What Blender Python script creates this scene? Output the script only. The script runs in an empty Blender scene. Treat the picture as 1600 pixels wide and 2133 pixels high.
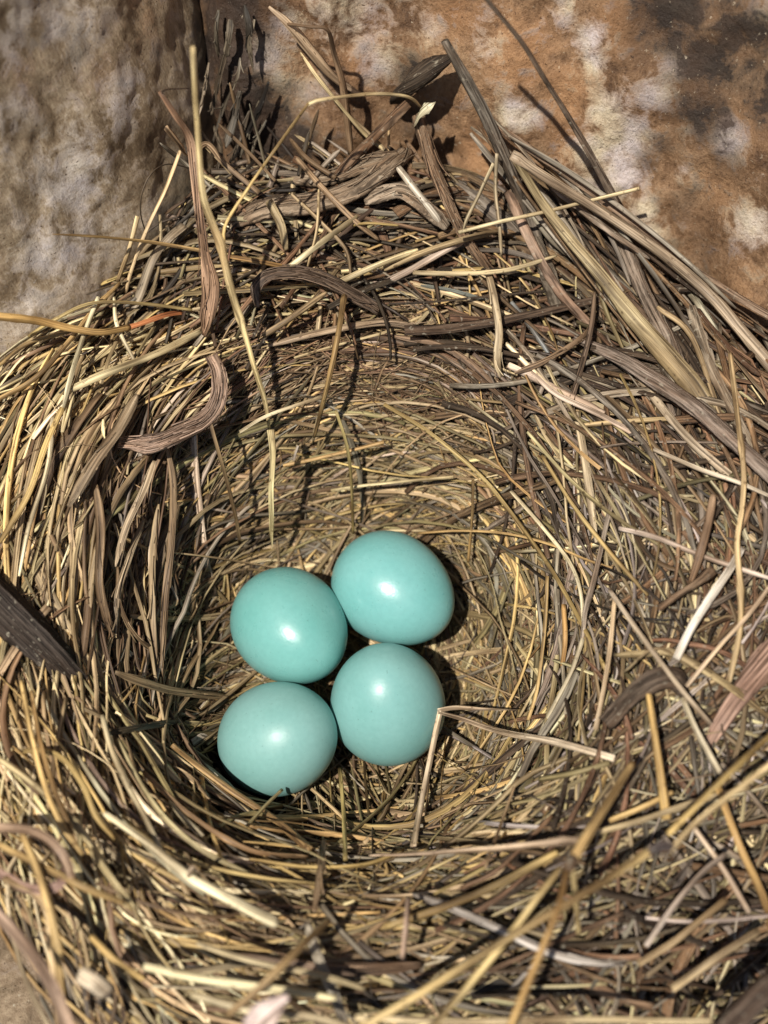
import bpy, math, random
import numpy as np
from mathutils import Vector, Matrix
from mathutils.bvhtree import BVHTree

# ------------------------------------------------------------------ clear, camera, sky, sun
S = 0.01                       # everything below is written in centimetres; S turns them into metres
scene = bpy.context.scene
COL = scene.collection
rng = np.random.default_rng(11)
random.seed(11)

EL = math.radians(64.0)        # the camera looks steeply down into the nest
FPX = 3034.5                   # focal length in pixels of the 1600 x 2133 picture
DIRV = np.array([0, math.cos(EL), -math.sin(EL)])
RIGHT = np.array([1.0, 0, 0])
UPV = np.cross(RIGHT, DIRV)
CAM = np.array([0.432, -7.425, 20.705])

cam_d = bpy.data.cameras.new('camera')
cam = bpy.data.objects.new('camera', cam_d); COL.objects.link(cam)
cam.location = CAM * S
cam.rotation_euler = (math.radians(90) - EL, 0, 0)
cam_d.sensor_fit = 'VERTICAL'; cam_d.sensor_height = 36.0; cam_d.sensor_width = 27.0
cam_d.lens = FPX / 2133.0 * 36.0
cam_d.clip_start = 0.002; cam_d.clip_end = 50
cam_d.dof.use_dof = True
cam_d.dof.focus_distance = 20.3 * S
cam_d.dof.aperture_fstop = 16.0
scene.camera = cam

sun_dir = Vector((-0.255, -0.33, 0.908)).normalized()          # from the nest towards the sun
sun_el = math.asin(sun_dir.z); sun_az = math.atan2(sun_dir.x, sun_dir.y)
w = bpy.data.worlds.new('World'); scene.world = w; w.use_nodes = True
nt = w.node_tree
sky = nt.nodes.new('ShaderNodeTexSky'); sky.sky_type = 'NISHITA'; sky.sun_disc = False
sky.sun_elevation = sun_el; sky.sun_rotation = sun_az
nt.links.new(sky.outputs[0], nt.nodes['Background'].inputs[0])
nt.nodes['Background'].inputs[1].default_value = 0.05
sun_d = bpy.data.lights.new('sun', 'SUN'); sun_d.energy = 5.0; sun_d.angle = math.radians(0.8)
sun_d.color = (1.0, 0.95, 0.86)
sun = bpy.data.objects.new('sun', sun_d); COL.objects.link(sun)
sun.rotation_euler = sun_dir.to_track_quat('Z', 'Y').to_euler()
sun.location = (0, 0, 1)
scene.view_settings.view_transform = 'Standard'
scene.view_settings.look = 'None'
scene.view_settings.exposure = 0.08
scene.view_settings.gamma = 1.0
scene.render.engine = 'CYCLES'
scene.render.resolution_x = 768; scene.render.resolution_y = 1024

# ------------------------------------------------------------------ small helpers
def tag(o, label=None, cat=None, group=None, kind=None):
    if label: o['label'] = label
    if cat: o['category'] = cat
    if group: o['group'] = group
    if kind: o['kind'] = kind
    return o

def hash3(ix, iy, iz, seed):
    h = (ix * 374761393 + iy * 668265263 + iz * 2147483647 + seed * 1274126177) & 0xFFFFFFFF
    h = ((h ^ (h >> 13)) * 1274126177) & 0xFFFFFFFF
    h = ((h ^ (h >> 16)) * 2246822519) & 0xFFFFFFFF
    return ((h ^ (h >> 15)) & 0xFFFFFF) / float(0xFFFFFF)

def vnoise(p, seed=0):
    p = np.asarray(p, float); i = np.floor(p).astype(np.int64); f = p - i; f = f * f * (3 - 2 * f)
    out = 0
    for dx in (0, 1):
        for dy in (0, 1):
            for dz in (0, 1):
                wgt = (f[..., 0] if dx else 1 - f[..., 0]) * (f[..., 1] if dy else 1 - f[..., 1]) * (f[..., 2] if dz else 1 - f[..., 2])
                out = out + wgt * hash3(i[..., 0] + dx, i[..., 1] + dy, i[..., 2] + dz, seed)
    return out * 2 - 1

def fbm(p, octv=4, seed=0):
    a = 1; s = 0
    for k in range(octv):
        s = s + a * vnoise(p * (2.03 ** k) + 7.3 * k, seed + k); a *= 0.5
    return s

def norm(v):
    return v / np.maximum(np.linalg.norm(v, axis=-1, keepdims=True), 1e-9)

def make_mesh(name, verts, quads, ngons=None, attrs=None, smooth=True):
    """verts (n,3) cm; quads (m,4) ints; ngons (k,K) ints."""
    me = bpy.data.meshes.new(name)
    me.vertices.add(len(verts)); me.vertices.foreach_set('co', (np.asarray(verts) * S).astype(np.float32).ravel())
    lo = [np.asarray(quads, np.int64).ravel()]; st = [np.arange(len(quads)) * 4]; nl = len(quads) * 4
    if ngons is not None and len(ngons):
        K = np.asarray(ngons).shape[1]
        lo.append(np.asarray(ngons, np.int64).ravel()); st.append(nl + np.arange(len(ngons)) * K)
    lo = np.concatenate(lo); st = np.concatenate(st)
    me.loops.add(len(lo)); me.loops.foreach_set('vertex_index', lo.astype(np.int32))
    me.polygons.add(len(st)); me.polygons.foreach_set('loop_start', st.astype(np.int32))
    me.update(calc_edges=True); me.validate()
    if smooth:
        me.polygons.foreach_set('use_smooth', np.ones(len(me.polygons), bool))
    for k, (typ, data) in (attrs or {}).items():
        a = me.attributes.new(k, typ, 'POINT')
        key = {'FLOAT': 'value', 'FLOAT_VECTOR': 'vector', 'FLOAT_COLOR': 'color'}[typ]
        a.data.foreach_set(key, np.asarray(data, np.float32).ravel())
    return me

def link(name, me, mat, parent=None):
    o = bpy.data.objects.new(name, me); COL.objects.link(o)
    if mat: me.materials.append(mat)
    if parent: o.parent = parent; o.matrix_parent_inverse = Matrix.Identity(4)
    return o

def grid_quads(nu, nv):
    i = np.arange((nu - 1) * (nv - 1)); a = (i // (nv - 1)) * nv + i % (nv - 1)
    return np.stack([a, a + nv, a + nv + 1, a + 1], 1)

def catmull(P, n):
    P = np.asarray(P, float)
    if len(P) == 2: return P[0] + (P[1] - P[0]) * np.linspace(0, 1, n)[:, None]
    Q = np.vstack([2 * P[0] - P[1], P, 2 * P[-1] - P[-2]])
    seg = np.linalg.norm(np.diff(P[:, :], axis=0), axis=1); cum = np.r_[0, np.cumsum(seg)]
    t = np.linspace(0, cum[-1], n); k = np.clip(np.searchsorted(cum, t, 'right') - 1, 0, len(P) - 2)
    u = ((t - cum[k]) / np.maximum(seg[k], 1e-9))[:, None]
    p0, p1, p2, p3 = Q[k], Q[k + 1], Q[k + 2], Q[k + 3]
    return 0.5 * (2 * p1 + (p2 - p0) * u + (2 * p0 - 5 * p1 + 4 * p2 - p3) * u ** 2 + (3 * p1 - p0 - 3 * p2 + p3) * u ** 3)

# ------------------------------------------------------------------ materials
def new_mat(name):
    m = bpy.data.materials.new(name); m.use_nodes = True
    return m, m.node_tree, m.node_tree.nodes['Principled BSDF']

def N(nt, typ, **kw):
    n = nt.nodes.new(typ)
    for k, v in kw.items():
        if k.startswith('i_'): n.inputs[int(k[2:])].default_value = v
        else: setattr(n, k, v)
    return n

def ramp(nt, src, stops):
    r = nt.nodes.new('ShaderNodeValToRGB'); nt.links.new(src, r.inputs[0])
    while len(r.color_ramp.elements) < len(stops): r.color_ramp.elements.new(0.5)
    for e, (p, c) in zip(r.color_ramp.elements, stops):
        e.position = p; e.color = (*c, 1) if len(c) == 3 else c
    return r

def mixc(nt, blend, fac, a, b):
    m = nt.nodes.new('ShaderNodeMix'); m.data_type = 'RGBA'; m.blend_type = blend
    for sock, v in ((m.inputs[0], fac), (m.inputs[6], a), (m.inputs[7], b)):
        if hasattr(v, 'is_linked') or hasattr(v, 'links'): nt.links.new(v, sock)
        else: sock.default_value = v if not isinstance(v, tuple) else (*v[:3], 1)
    return m.outputs[2]

def math_n(nt, op, a, b=None, clamp=False):
    m = nt.nodes.new('ShaderNodeMath'); m.operation = op; m.use_clamp = clamp
    for s, v in ((m.inputs[0], a), (m.inputs[1], b)):
        if v is None: continue
        if hasattr(v, 'links'): nt.links.new(v, s)
        else: s.default_value = v
    return m.outputs[0]

def straw_material():
    m, nt, b = new_mat('dry_plant')
    L = nt.links
    col = N(nt, 'ShaderNodeAttribute', attribute_name='col').outputs['Color']
    st = N(nt, 'ShaderNodeAttribute', attribute_name='st').outputs['Vector']
    def streak(sx, sy, det):
        mp = N(nt, 'ShaderNodeMapping'); mp.inputs['Scale'].default_value = (sx, sy, 1); L.new(st, mp.inputs[0])
        n = N(nt, 'ShaderNodeTexNoise'); n.inputs['Scale'].default_value = 1.0; n.inputs['Detail'].default_value = det
        L.new(mp.outputs[0], n.inputs['Vector']); return n.outputs[0]
    fine = streak(0.9, 60, 3); med = streak(0.8, 24, 3); coarse = streak(1.3, 7, 3); spots = streak(10, 24, 4); faint = streak(0.55, 1.5, 3)
    f1 = ramp(nt, fine, [(0.36, (0.42, 0.39, 0.36)), (0.58, (1.2, 1.2, 1.2))]).outputs[0]
    c = mixc(nt, 'MULTIPLY', 0.8, col, f1)
    f0 = ramp(nt, med, [(0.38, (0.38, 0.345, 0.305)), (0.52, (1.05, 1.05, 1.05)), (0.68, (1.5, 1.48, 1.45))]).outputs[0]
    c = mixc(nt, 'MULTIPLY', 0.85, c, f0)
    f2 = ramp(nt, coarse, [(0.34, (0.46, 0.41, 0.36)), (0.56, (1.12, 1.12, 1.1))]).outputs[0]
    c = mixc(nt, 'MULTIPLY', 0.8, c, f2)
    f3 = ramp(nt, spots, [(0.29, (0.18, 0.13, 0.10)), (0.38, (1, 1, 1))]).outputs[0]
    c = mixc(nt, 'MULTIPLY', 0.75, c, f3)
    f4 = ramp(nt, faint, [(0.36, (0.52, 0.45, 0.39)), (0.5, (1.0, 1.0, 1.0)), (0.66, (1.22, 1.2, 1.12))]).outputs[0]
    c = mixc(nt, 'MULTIPLY', 0.85, c, f4)
    L.new(c, b.inputs['Base Color'])
    b.inputs['Roughness'].default_value = 0.5
    rr = ramp(nt, coarse, [(0.3, (0.72,) * 3), (0.7, (0.46,) * 3)]).outputs[0]; L.new(rr, b.inputs['Roughness'])
    b.inputs['Specular IOR Level'].default_value = 0.35
    bp = N(nt, 'ShaderNodeBump'); bp.inputs['Strength'].default_value = 0.7; bp.inputs['Distance'].default_value = 0.012 * S
    h = math_n(nt, 'ADD', math_n(nt, 'ADD', fine, math_n(nt, 'MULTIPLY', med, 2.0)), math_n(nt, 'MULTIPLY', coarse, 2.0)); L.new(h, bp.inputs['Height']); L.new(bp.outputs[0], b.inputs['Normal'])
    return m

def twig_material():
    m, nt, b = new_mat('rough_bark')
    L = nt.links
    col = N(nt, 'ShaderNodeAttribute', attribute_name='col').outputs['Color']
    st = N(nt, 'ShaderNodeAttribute', attribute_name='st').outputs['Vector']
    def streak(sx, sy, det):
        mp = N(nt, 'ShaderNodeMapping'); mp.inputs['Scale'].default_value = (sx, sy, 1); L.new(st, mp.inputs[0])
        n = N(nt, 'ShaderNodeTexNoise'); n.inputs['Scale'].default_value = 1.0; n.inputs['Detail'].default_value = det
        L.new(mp.outputs[0], n.inputs['Vector']); return n.outputs[0]
    a1 = streak(2.2, 42, 5); a2 = streak(1.6, 12, 4); a3 = streak(14, 22, 3)
    c = mixc(nt, 'MULTIPLY', 1.0, col, ramp(nt, a1, [(0.36, (0.28, 0.25, 0.22)), (0.62, (1.35, 1.3, 1.25))]).outputs[0])
    c = mixc(nt, 'MULTIPLY', 0.9, c, ramp(nt, a2, [(0.35, (0.6, 0.5, 0.42)), (0.62, (1.15, 1.15, 1.15))]).outputs[0])
    c = mixc(nt, 'MIX', ramp(nt, a3, [(0.62, (0, 0, 0)), (0.72, (0.55,) * 3)]).outputs[0], c, (0.42, 0.37, 0.28))
    L.new(c, b.inputs['Base Color']); b.inputs['Roughness'].default_value = 0.75
    b.inputs['Specular IOR Level'].default_value = 0.3
    bp = N(nt, 'ShaderNodeBump'); bp.inputs['Strength'].default_value = 0.9; bp.inputs['Distance'].default_value = 0.05 * S
    L.new(math_n(nt, 'ADD', a1, a2), bp.inputs['Height']); L.new(bp.outputs[0], b.inputs['Normal'])
    return m

def trunk_material(name, base_stops, grain_dir, cream, dark, spotcol, bump=0.6, orange=((0.41, 0.225, 0.11), (0.30, 0.155, 0.07))):
    m, nt, b = new_mat(name)
    L = nt.links
    pos = N(nt, 'ShaderNodeAttribute', attribute_name='pos').outputs['Vector']        # rest position in centimetres
    def noise(scale, det=4, rough=0.55, stretch=(1, 1, 1), dist=0.0):
        mp = N(nt, 'ShaderNodeMapping'); mp.inputs['Scale'].default_value = stretch; L.new(pos, mp.inputs[0])
        n = N(nt, 'ShaderNodeTexNoise'); n.inputs['Scale'].default_value = scale; n.inputs['Detail'].default_value = det
        n.inputs['Roughness'].default_value = rough; n.inputs['Distortion'].default_value = dist
        L.new(mp.outputs[0], n.inputs['Vector']); return n.outputs[0]
    big = noise(0.7, 5, 0.6, dist=0.3); mid = noise(2.6, 6, 0.65, dist=0.5); fine = noise(9, 6, 0.7)
    grain = noise(7, 5, 0.7, grain_dir); tiny = noise(30, 3, 0.7)
    c = ramp(nt, math_n(nt, 'ADD', math_n(nt, 'MULTIPLY', big, 0.55), math_n(nt, 'MULTIPLY', mid, 0.45)), base_stops).outputs[0]
    c = mixc(nt, 'MULTIPLY', 0.8, c, ramp(nt, grain, [(0.33, (0.66, 0.60, 0.55)), (0.6, (1.12, 1.12, 1.12))]).outputs[0])
    c = mixc(nt, 'MULTIPLY', 0.75, c, ramp(nt, fine, [(0.32, (0.60, 0.54, 0.49)), (0.58, (1.12, 1.12, 1.12))]).outputs[0])
    def masked(attr, colr, colr2, lo, hi, c, amt=0.9, wob=1.0):
        a = N(nt, 'ShaderNodeAttribute', attribute_name=attr).outputs['Fac']
        v = math_n(nt, 'ADD', a, math_n(nt, 'MULTIPLY', math_n(nt, 'SUBTRACT', math_n(nt, 'ADD', math_n(nt, 'MULTIPLY', mid, 0.75), math_n(nt, 'MULTIPLY', fine, 0.25)), 0.5), 3.2 * wob))
        k = ramp(nt, v, [(lo, (0, 0, 0)), (hi, (amt,) * 3)]).outputs[0]
        cc = mixc(nt, 'MIX', ramp(nt, noise(1.6, 3, 0.55), [(0.38, (0, 0, 0)), (0.62, (1, 1, 1))]).outputs[0], colr, colr2)
        cc = mixc(nt, 'MULTIPLY', 0.7, cc, ramp(nt, tiny, [(0.33, (0.72, 0.66, 0.6)), (0.55, (1.08, 1.08, 1.08))]).outputs[0])
        return mixc(nt, 'MIX', k, c, cc)
    c = masked('orange', orange[0], orange[1], 0.15, 0.85, c, 0.85)
    c = masked('cream', cream[0], cream[1], 0.15, 0.85, c, 0.9)
    c = masked('dark', dark[0], dark[1], 0.15, 0.95, c, 0.95)
    pits = noise(22, 3, 0.6)
    c = mixc(nt, 'MULTIPLY', 0.85, c, ramp(nt, pits, [(0.29, (0.16, 0.11, 0.08)), (0.37, (1, 1, 1))]).outputs[0])
    sp = ramp(nt, noise(13, 4, 0.75), [(0.64, (0, 0, 0)), (0.70, (0.6,) * 3)]).outputs[0]
    c = mixc(nt, 'MIX', sp, c, spotcol)
    L.new(c, b.inputs['Base Color'])
    L.new(ramp(nt, mid, [(0.35, (0.5,) * 3), (0.65, (0.8,) * 3)]).outputs[0], b.inputs['Roughness'])
    b.inputs['Specular IOR Level'].default_value = 0.35
    bp = N(nt, 'ShaderNodeBump'); bp.inputs['Strength'].default_value = bump; bp.inputs['Distance'].default_value = 0.08 * S
    h = math_n(nt, 'ADD', math_n(nt, 'MULTIPLY', mid, 1.2), math_n(nt, 'ADD', math_n(nt, 'MULTIPLY', grain, 0.7), math_n(nt, 'MULTIPLY', fine, 0.8)))
    h = math_n(nt, 'ADD', h, math_n(nt, 'MULTIPLY', tiny, 0.2))
    L.new(h, bp.inputs['Height']); L.new(bp.outputs[0], b.inputs['Normal'])
    return m

def egg_material(lo, hi, r0):
    m, nt, b = new_mat('eggshell')
    L = nt.links
    tc = N(nt, 'ShaderNodeTexCoord').outputs['Object']
    def noise(scale, det=3):
        n = N(nt, 'ShaderNodeTexNoise'); n.inputs['Scale'].default_value = scale / S; n.inputs['Detail'].default_value = det
        L.new(tc, n.inputs['Vector']); return n.outputs[0]
    c = ramp(nt, noise(0.9), [(0.3, lo), (0.7, hi)]).outputs[0]
    c = mixc(nt, 'MULTIPLY', 0.5, c, ramp(nt, noise(14, 5), [(0.3, (0.88, 0.9, 0.9)), (0.7, (1.05, 1.04, 1.04))]).outputs[0])
    c = mixc(nt, 'MULTIPLY', 0.5, c, ramp(nt, noise(24, 2), [(0.24, (0.45, 0.45, 0.42)), (0.30, (1, 1, 1))]).outputs[0])
    L.new(c, b.inputs['Base Color'])
    b.inputs['Roughness'].default_value = 0.30
    L.new(ramp(nt, noise(5, 3), [(0.3, (r0,) * 3), (0.7, (r0 + 0.1,) * 3)]).outputs[0], b.inputs['Roughness'])
    b.inputs['Specular IOR Level'].default_value = 0.5
    b.inputs['Subsurface Weight'].default_value = 0.05
    b.inputs['Subsurface Radius'].default_value = (0.12 * S, 0.2 * S, 0.2 * S)
    bp = N(nt, 'ShaderNodeBump'); bp.inputs['Strength'].default_value = 0.22; bp.inputs['Distance'].default_value = 0.008 * S
    L.new(math_n(nt, 'ADD', noise(30, 3), noise(8, 2)), bp.inputs['Height']); L.new(bp.outputs[0], b.inputs['Normal'])
    return m

def gap_shade_material():  # near-black colour that paints the shade seen through the straw
    m, nt, b = new_mat('gap_shade')
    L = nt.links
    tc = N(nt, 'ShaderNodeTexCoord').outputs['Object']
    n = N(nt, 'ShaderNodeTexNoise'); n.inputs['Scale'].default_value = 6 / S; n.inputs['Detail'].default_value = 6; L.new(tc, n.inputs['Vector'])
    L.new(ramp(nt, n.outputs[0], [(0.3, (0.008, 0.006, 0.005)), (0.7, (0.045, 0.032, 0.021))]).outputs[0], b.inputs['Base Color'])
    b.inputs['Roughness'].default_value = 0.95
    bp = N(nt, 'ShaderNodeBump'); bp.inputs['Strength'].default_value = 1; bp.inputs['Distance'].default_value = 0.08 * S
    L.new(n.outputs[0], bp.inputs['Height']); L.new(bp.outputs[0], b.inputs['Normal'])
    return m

M_STRAW = straw_material(); M_TWIG = twig_material(); M_EGGS = [egg_material((0.150, 0.405, 0.370), (0.20, 0.455, 0.425), .26), egg_material((0.160, 0.415, 0.395), (0.215, 0.475, 0.460), .26), egg_material((0.195, 0.400, 0.372), (0.245, 0.455, 0.430), .36), egg_material((0.185, 0.405, 0.382), (0.235, 0.460, 0.440), .32)]; M_GAP_SHADE = gap_shade_material()
M_LEFT = trunk_material('grey_brown_trunk',
    [(0.38, (0.15, 0.106, 0.064)), (0.46, (0.29, 0.22, 0.143)), (0.52, (0.41, 0.325, 0.225)), (0.58, (0.52, 0.43, 0.33))],
    (4, 4, 0.5), ((0.72, 0.64, 0.54), (0.64, 0.58, 0.57)), ((0.05, 0.04, 0.028), (0.09, 0.07, 0.045)), (0.50, 0.46, 0.42), 0.3)
M_RIGHT = trunk_material('rust_brown_trunk',
    [(0.36, (0.09, 0.05, 0.028)), (0.45, (0.20, 0.115, 0.06)), (0.52, (0.31, 0.19, 0.105)), (0.62, (0.44, 0.30, 0.18))],
    (3.5, 3.5, 0.8), ((0.66, 0.56, 0.40), (0.60, 0.52, 0.50)), ((0.018, 0.013, 0.011), (0.05, 0.03, 0.02)), (0.60, 0.50, 0.36))

# ------------------------------------------------------------------ shapes of the place (cm)
def sstep(a, b, x):
    t = np.clip((x - a) / (b - a), 0, 1); return t * t * (3 - 2 * t)

def H(x, y):
    """height of the top of the straw: a cup with a rim, falling away outside"""
    r = np.hypot(x, y * 0.985); az = np.arctan2(y, x)
    crest = 2.95 - 0.35 * sstep(0.3, 1.0, -np.sin(az)) + 0.18 * np.sin(az * 3 + 1) + 0.12 * np.sin(az * 5)
    rise = sstep(1.75, 4.15, r) ** 0.85 * crest
    front = sstep(0.2, 1.0, -np.sin(az)) ; left = sstep(0.1, 1.0, -np.cos(az)) ; back = sstep(0.2, 0.9, np.sin(az))
    k = 0.14 + 0.10 * front + 0.16 * left * front
    fall = np.maximum(r - 4.6, 0) ** 1.6 * k * (1 - 0.85 * back)
    rise = rise + 0.5 * sstep(4.8, 6.6, y)
    return rise - fall + 0.10 * np.sin(x * 2.1 + y) * sstep(3, 5, r)

def strip_wall(pts, lean, z0, z1, nu, nv, amp, seed, zr=3.0, thick=5.0):
    """a wall of wood that follows a line on the ground, leans outwards and has a back of its own"""
    base = catmull(np.c_[np.array(pts, float), np.zeros(len(pts))], nu)[:, :2]
    T = norm(np.gradient(base, axis=0)); O = np.stack([-T[:, 1], T[:, 0]], 1)       # outward = left of travel
    z = np.linspace(z0, z1, nv)
    P = np.zeros((nu, nv, 3))
    off = (z - zr) * math.tan(lean)
    P[:, :, 0] = base[:, None, 0] + O[:, None, 0] * off; P[:, :, 1] = base[:, None, 1] + O[:, None, 1] * off; P[:, :, 2] = z
    rest = P.copy()
    nrm = np.zeros_like(P); nrm[:, :, 0] = -O[:, None, 0]; nrm[:, :, 1] = -O[:, None, 1]; nrm[:, :, 2] = math.tan(lean); nrm = norm(nrm)
    q = rest * np.array([1, 1, 0.6])
    d = amp * fbm(q * 0.45, 3, seed) + amp * 0.34 * fbm(q * 1.7, 4, seed + 9) + 0.02 * fbm(rest * 6, 2, seed + 20)
    P += nrm * d[..., None]
    back = P[:, ::max(nv - 1, 1), :].copy()                                             # bottom and top rows pushed back
    back[:, :, 0] += O[:, None, 0] * thick; back[:, :, 1] += O[:, None, 1] * thick
    V = np.concatenate([P.reshape(-1, 3), back.reshape(-1, 3)]); R = np.concatenate([rest.reshape(-1, 3), back.reshape(-1, 3)])
    Q = [grid_quads(nu, nv)]
    i = np.arange(nu - 1); b0 = nu * nv
    Q.append(np.stack([i * nv + nv - 1, (i + 1) * nv + nv - 1, b0 + (i + 1) * 2 + 1, b0 + i * 2 + 1], 1))       # top
    Q.append(np.stack([(i + 1) * nv, i * nv, b0 + i * 2, b0 + (i + 1) * 2], 1))                                  # bottom
    Q.append(np.stack([b0 + i * 2, b0 + i * 2 + 1, b0 + (i + 1) * 2 + 1, b0 + (i + 1) * 2], 1))                   # back
    return V, R, np.concatenate(Q), P

LEFT_LINE = [(-17, -2), (-12, 1.2), (-8, 2.6), (-5.05, 3.7), (-3.6, 4.85), (-2.75, 6.0), (-2.1, 7.4), (-1.75, 8.8), (-2.1, 11.5)]
RIGHT_LINE = [(-4.2, 10.4), (-2.9, 8.5), (-1.9, 7.5), (-0.6, 7.2), (0.6, 7.2), (2.25, 6.65), (4.37, 5.9), (6.2, 4.2), (8.6, 1.2), (10.5, -4)]
Lw = strip_wall(LEFT_LINE, math.radians(15), -2.2, 15, 340, 220, 0.16, 3)
Rw = strip_wall(RIGHT_LINE, math.radians(19), -2.2, 15, 380, 220, 0.24, 40)

gx = np.linspace(-10, 10.5, 200); gy = np.linspace(-9.5, 9.5, 190)
GX, GY = np.meshgrid(gx, gy, indexing='ij')
surf_v = np.stack([GX, GY, H(GX, GY)], -1).reshape(-1, 3)
surf_q = grid_quads(len(gx), len(gy))

def bvh(parts):
    V = []; F = []; o = 0
    for v, q in parts:
        V += [Vector(t) for t in v.tolist()]; F += (np.asarray(q) + o).tolist(); o += len(v)
    return BVHTree.FromPolygons(V, F)
def coarse(P, su, sv):
    G = P[::su, ::sv]; return G.reshape(-1, 3), grid_quads(G.shape[0], G.shape[1])
TREE = bvh([(surf_v, surf_q), coarse(Lw[3], 3, 3), coarse(Rw[3], 3, 3)])
NEST = bvh([(surf_v, surf_q)])

def ray(px, py):
    v = DIRV + RIGHT * ((px - 800) / FPX) - UPV * ((py - 1066.5) / FPX)
    return v / np.linalg.norm(v)
CV = Vector(CAM)
def at(px, py, lift=0.0, tree=None):
    """the place in the nest (or on the trunk) that is seen at this point of the photograph, lifted off it"""
    d = ray(px, py); h = (tree or TREE).ray_cast(CV, Vector(d), 60)
    t = h[3] if h[0] is not None else 22.0
    return CAM + d * (t - lift)

# ------------------------------------------------------------------ trunks and ledge
def trunk(name, data, mat, blobs, label):
    V, R, Q, P = data
    attrs = {'pos': ('FLOAT_VECTOR', R)}
    for kind in ('cream', 'dark', 'orange'):
        m = np.zeros(len(V))
        for (px, py, rad, k, amt) in blobs:
            if k == kind:
                c = at(px, py); d2 = ((V - c) ** 2).sum(1)
                m = np.maximum(m, amt * np.exp(-d2 / (rad * rad)))
        attrs[kind] = ('FLOAT', m)
    me = make_mesh(name, V, Q, attrs=attrs)
    o = link(name, me, mat)
    return tag(o, label, 'tree trunk')

LB = [(40, 60, .5, 'cream', .5), (140, 60, .5, 'cream', .55), (130, 330, .6, 'cream', .5), (150, 380, .55, 'cream', .75), (190, 480, .5, 'cream', .55),
      (110, 520, .6, 'cream', .65), (60, 640, .5, 'cream', .45), (260, 200, .5, 'cream', .4), (20, 240, .4, 'cream', .5), (230, 640, .3, 'cream', .5),
      (70, 80, .25, 'dark', .6), (160, 90, .3, 'dark', .55), (60, 300, .35, 'dark', .4), (330, 120, .5, 'dark', .25), (440, 130, .5, 'dark', 1.2), (425, 60, .35, 'dark', 1.1), (430, 200, .35, 'dark', 1.1), (425, 0, .4, 'dark', 1.0), (415, 330, .35, 'dark', 1.1),  # the strong ones along the gap paint its shade into the colour
      (430, 250, .5, 'dark', .8), (400, 400, .6, 'dark', .75), (360, 480, .5, 'dark', .7), (460, 40, .4, 'dark', .8), (300, 40, .5, 'orange', .4),
      (60, 160, .5, 'orange', .45), (210, 160, .4, 'orange', .35), (330, 560, .5, 'dark', .5)]
RB = [(540, 120, .38, 'cream', 1.0), (575, 160, .2, 'cream', .9), (600, 40, .35, 'cream', .6), (730, 40, .5, 'cream', .6), (800, 130, .3, 'cream', .75),
      (690, 20, .4, 'cream', .6), (880, 60, .3, 'cream', .5), (1065, 235, .28, 'cream', 1.0), (1095, 250, .2, 'cream', 1.0), (1230, 80, .25, 'cream', .85),
      (1240, 320, .4, 'cream', .8), (1250, 380, .3, 'cream', .8), (1010, 90, .3, 'cream', .4), (1235, 130, .2, 'cream', .8), (1260, 230, .35, 'cream', .9), (1300, 290, .42, 'cream', 1.0), (1290, 360, .38, 'cream', 1.0), (1370, 200, .3, 'cream', .75),
      (1400, 140, .25, 'cream', .6), (1340, 440, .22, 'cream', 1.0), (1360, 480, .15, 'cream', 1.0), (1520, 290, .32, 'cream', .85), (1570, 470, .35, 'cream', .8),
      (1430, 270, .2, 'cream', .6), (1180, 20, .3, 'cream', .5), (1595, 20, .3, 'cream', .7), (1420, 360, .2, 'cream', .5), (640, 200, .4, 'cream', .35),
      (1400, 40, .62, 'dark', 1.1), (1470, 130, .6, 'dark', 1.05), (1460, 230, .6, 'dark', 1.0), (1570, 150, .7, 'dark', .75), (1500, 330, .5, 'dark', .6), (1590, 60, .6, 'dark', 1.0), (1530, 60, .6, 'dark', 1.0), (1590, 220, .5, 'dark', .8), (1380, 300, .25, 'dark', .8),  # upper right dark blotches, spread wider with shadow put into the colour
      (1350, 330, .2, 'dark', .7), (1530, 30, .3, 'dark', .6), (1420, 420, .4, 'dark', .55), (1460, 540, .5, 'dark', .45), (860, 150, .35, 'dark', .8),
      (470, 60, .5, 'dark', 1.1), (480, 150, .45, 'dark', 1.1), (510, 220, .5, 'dark', 1.1), (500, 300, .7, 'dark', 1.1), (580, 290, .45, 'dark', 1.0), (470, 0, .5, 'dark', 1.1), (440, -20, .4, 'dark', 1.3), (440, 40, .35, 'dark', 1.3), (438, 100, .35, 'dark', 1.3), (436, 160, .35, 'dark', 1.3), (485, 20, .6, 'dark', 1.5), (480, 110, .6, 'dark', 1.5), (500, 190, .6, 'dark', 1.5), (530, 270, .7, 'dark', 1.5), (600, 300, .5, 'dark', 1.2), (440, 220, .35, 'dark', 1.3), (540, 60, .25, 'dark', .9), (600, 340, .4, 'dark', .8), (700, 320, .4, 'dark', .6), (860, 250, .4, 'dark', .6), (590, 20, .2, 'dark', .7), (1120, 300, .3, 'dark', .35),  # mostly the gap between the trunks, its shade painted dark
      (750, 120, .45, 'orange', .8), (950, 40, .5, 'orange', .8), (1080, 110, .7, 'orange', .9), (1190, 200, .6, 'orange', .9), (1010, 330, .6, 'orange', .9),
      (1000, 200, .5, 'orange', .6), (1560, 250, .5, 'orange', .6), (1480, 380, .5, 'orange', .7), (1280, 50, .5, 'orange', .7), (1550, 600, .6, 'orange', .4), (1330, 620, .4, 'orange', .8), (1190, 300, .4, 'orange', .8)]
left_trunk = trunk('tree_trunk', Lw, M_LEFT, LB, 'smooth grey brown weathered trunk bulging in at the upper left of the nest')
right_trunk = trunk('tree_trunk', Rw, M_RIGHT, RB, 'rust brown trunk with cream and black patches and painted shade behind the right side of the nest')

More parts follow.
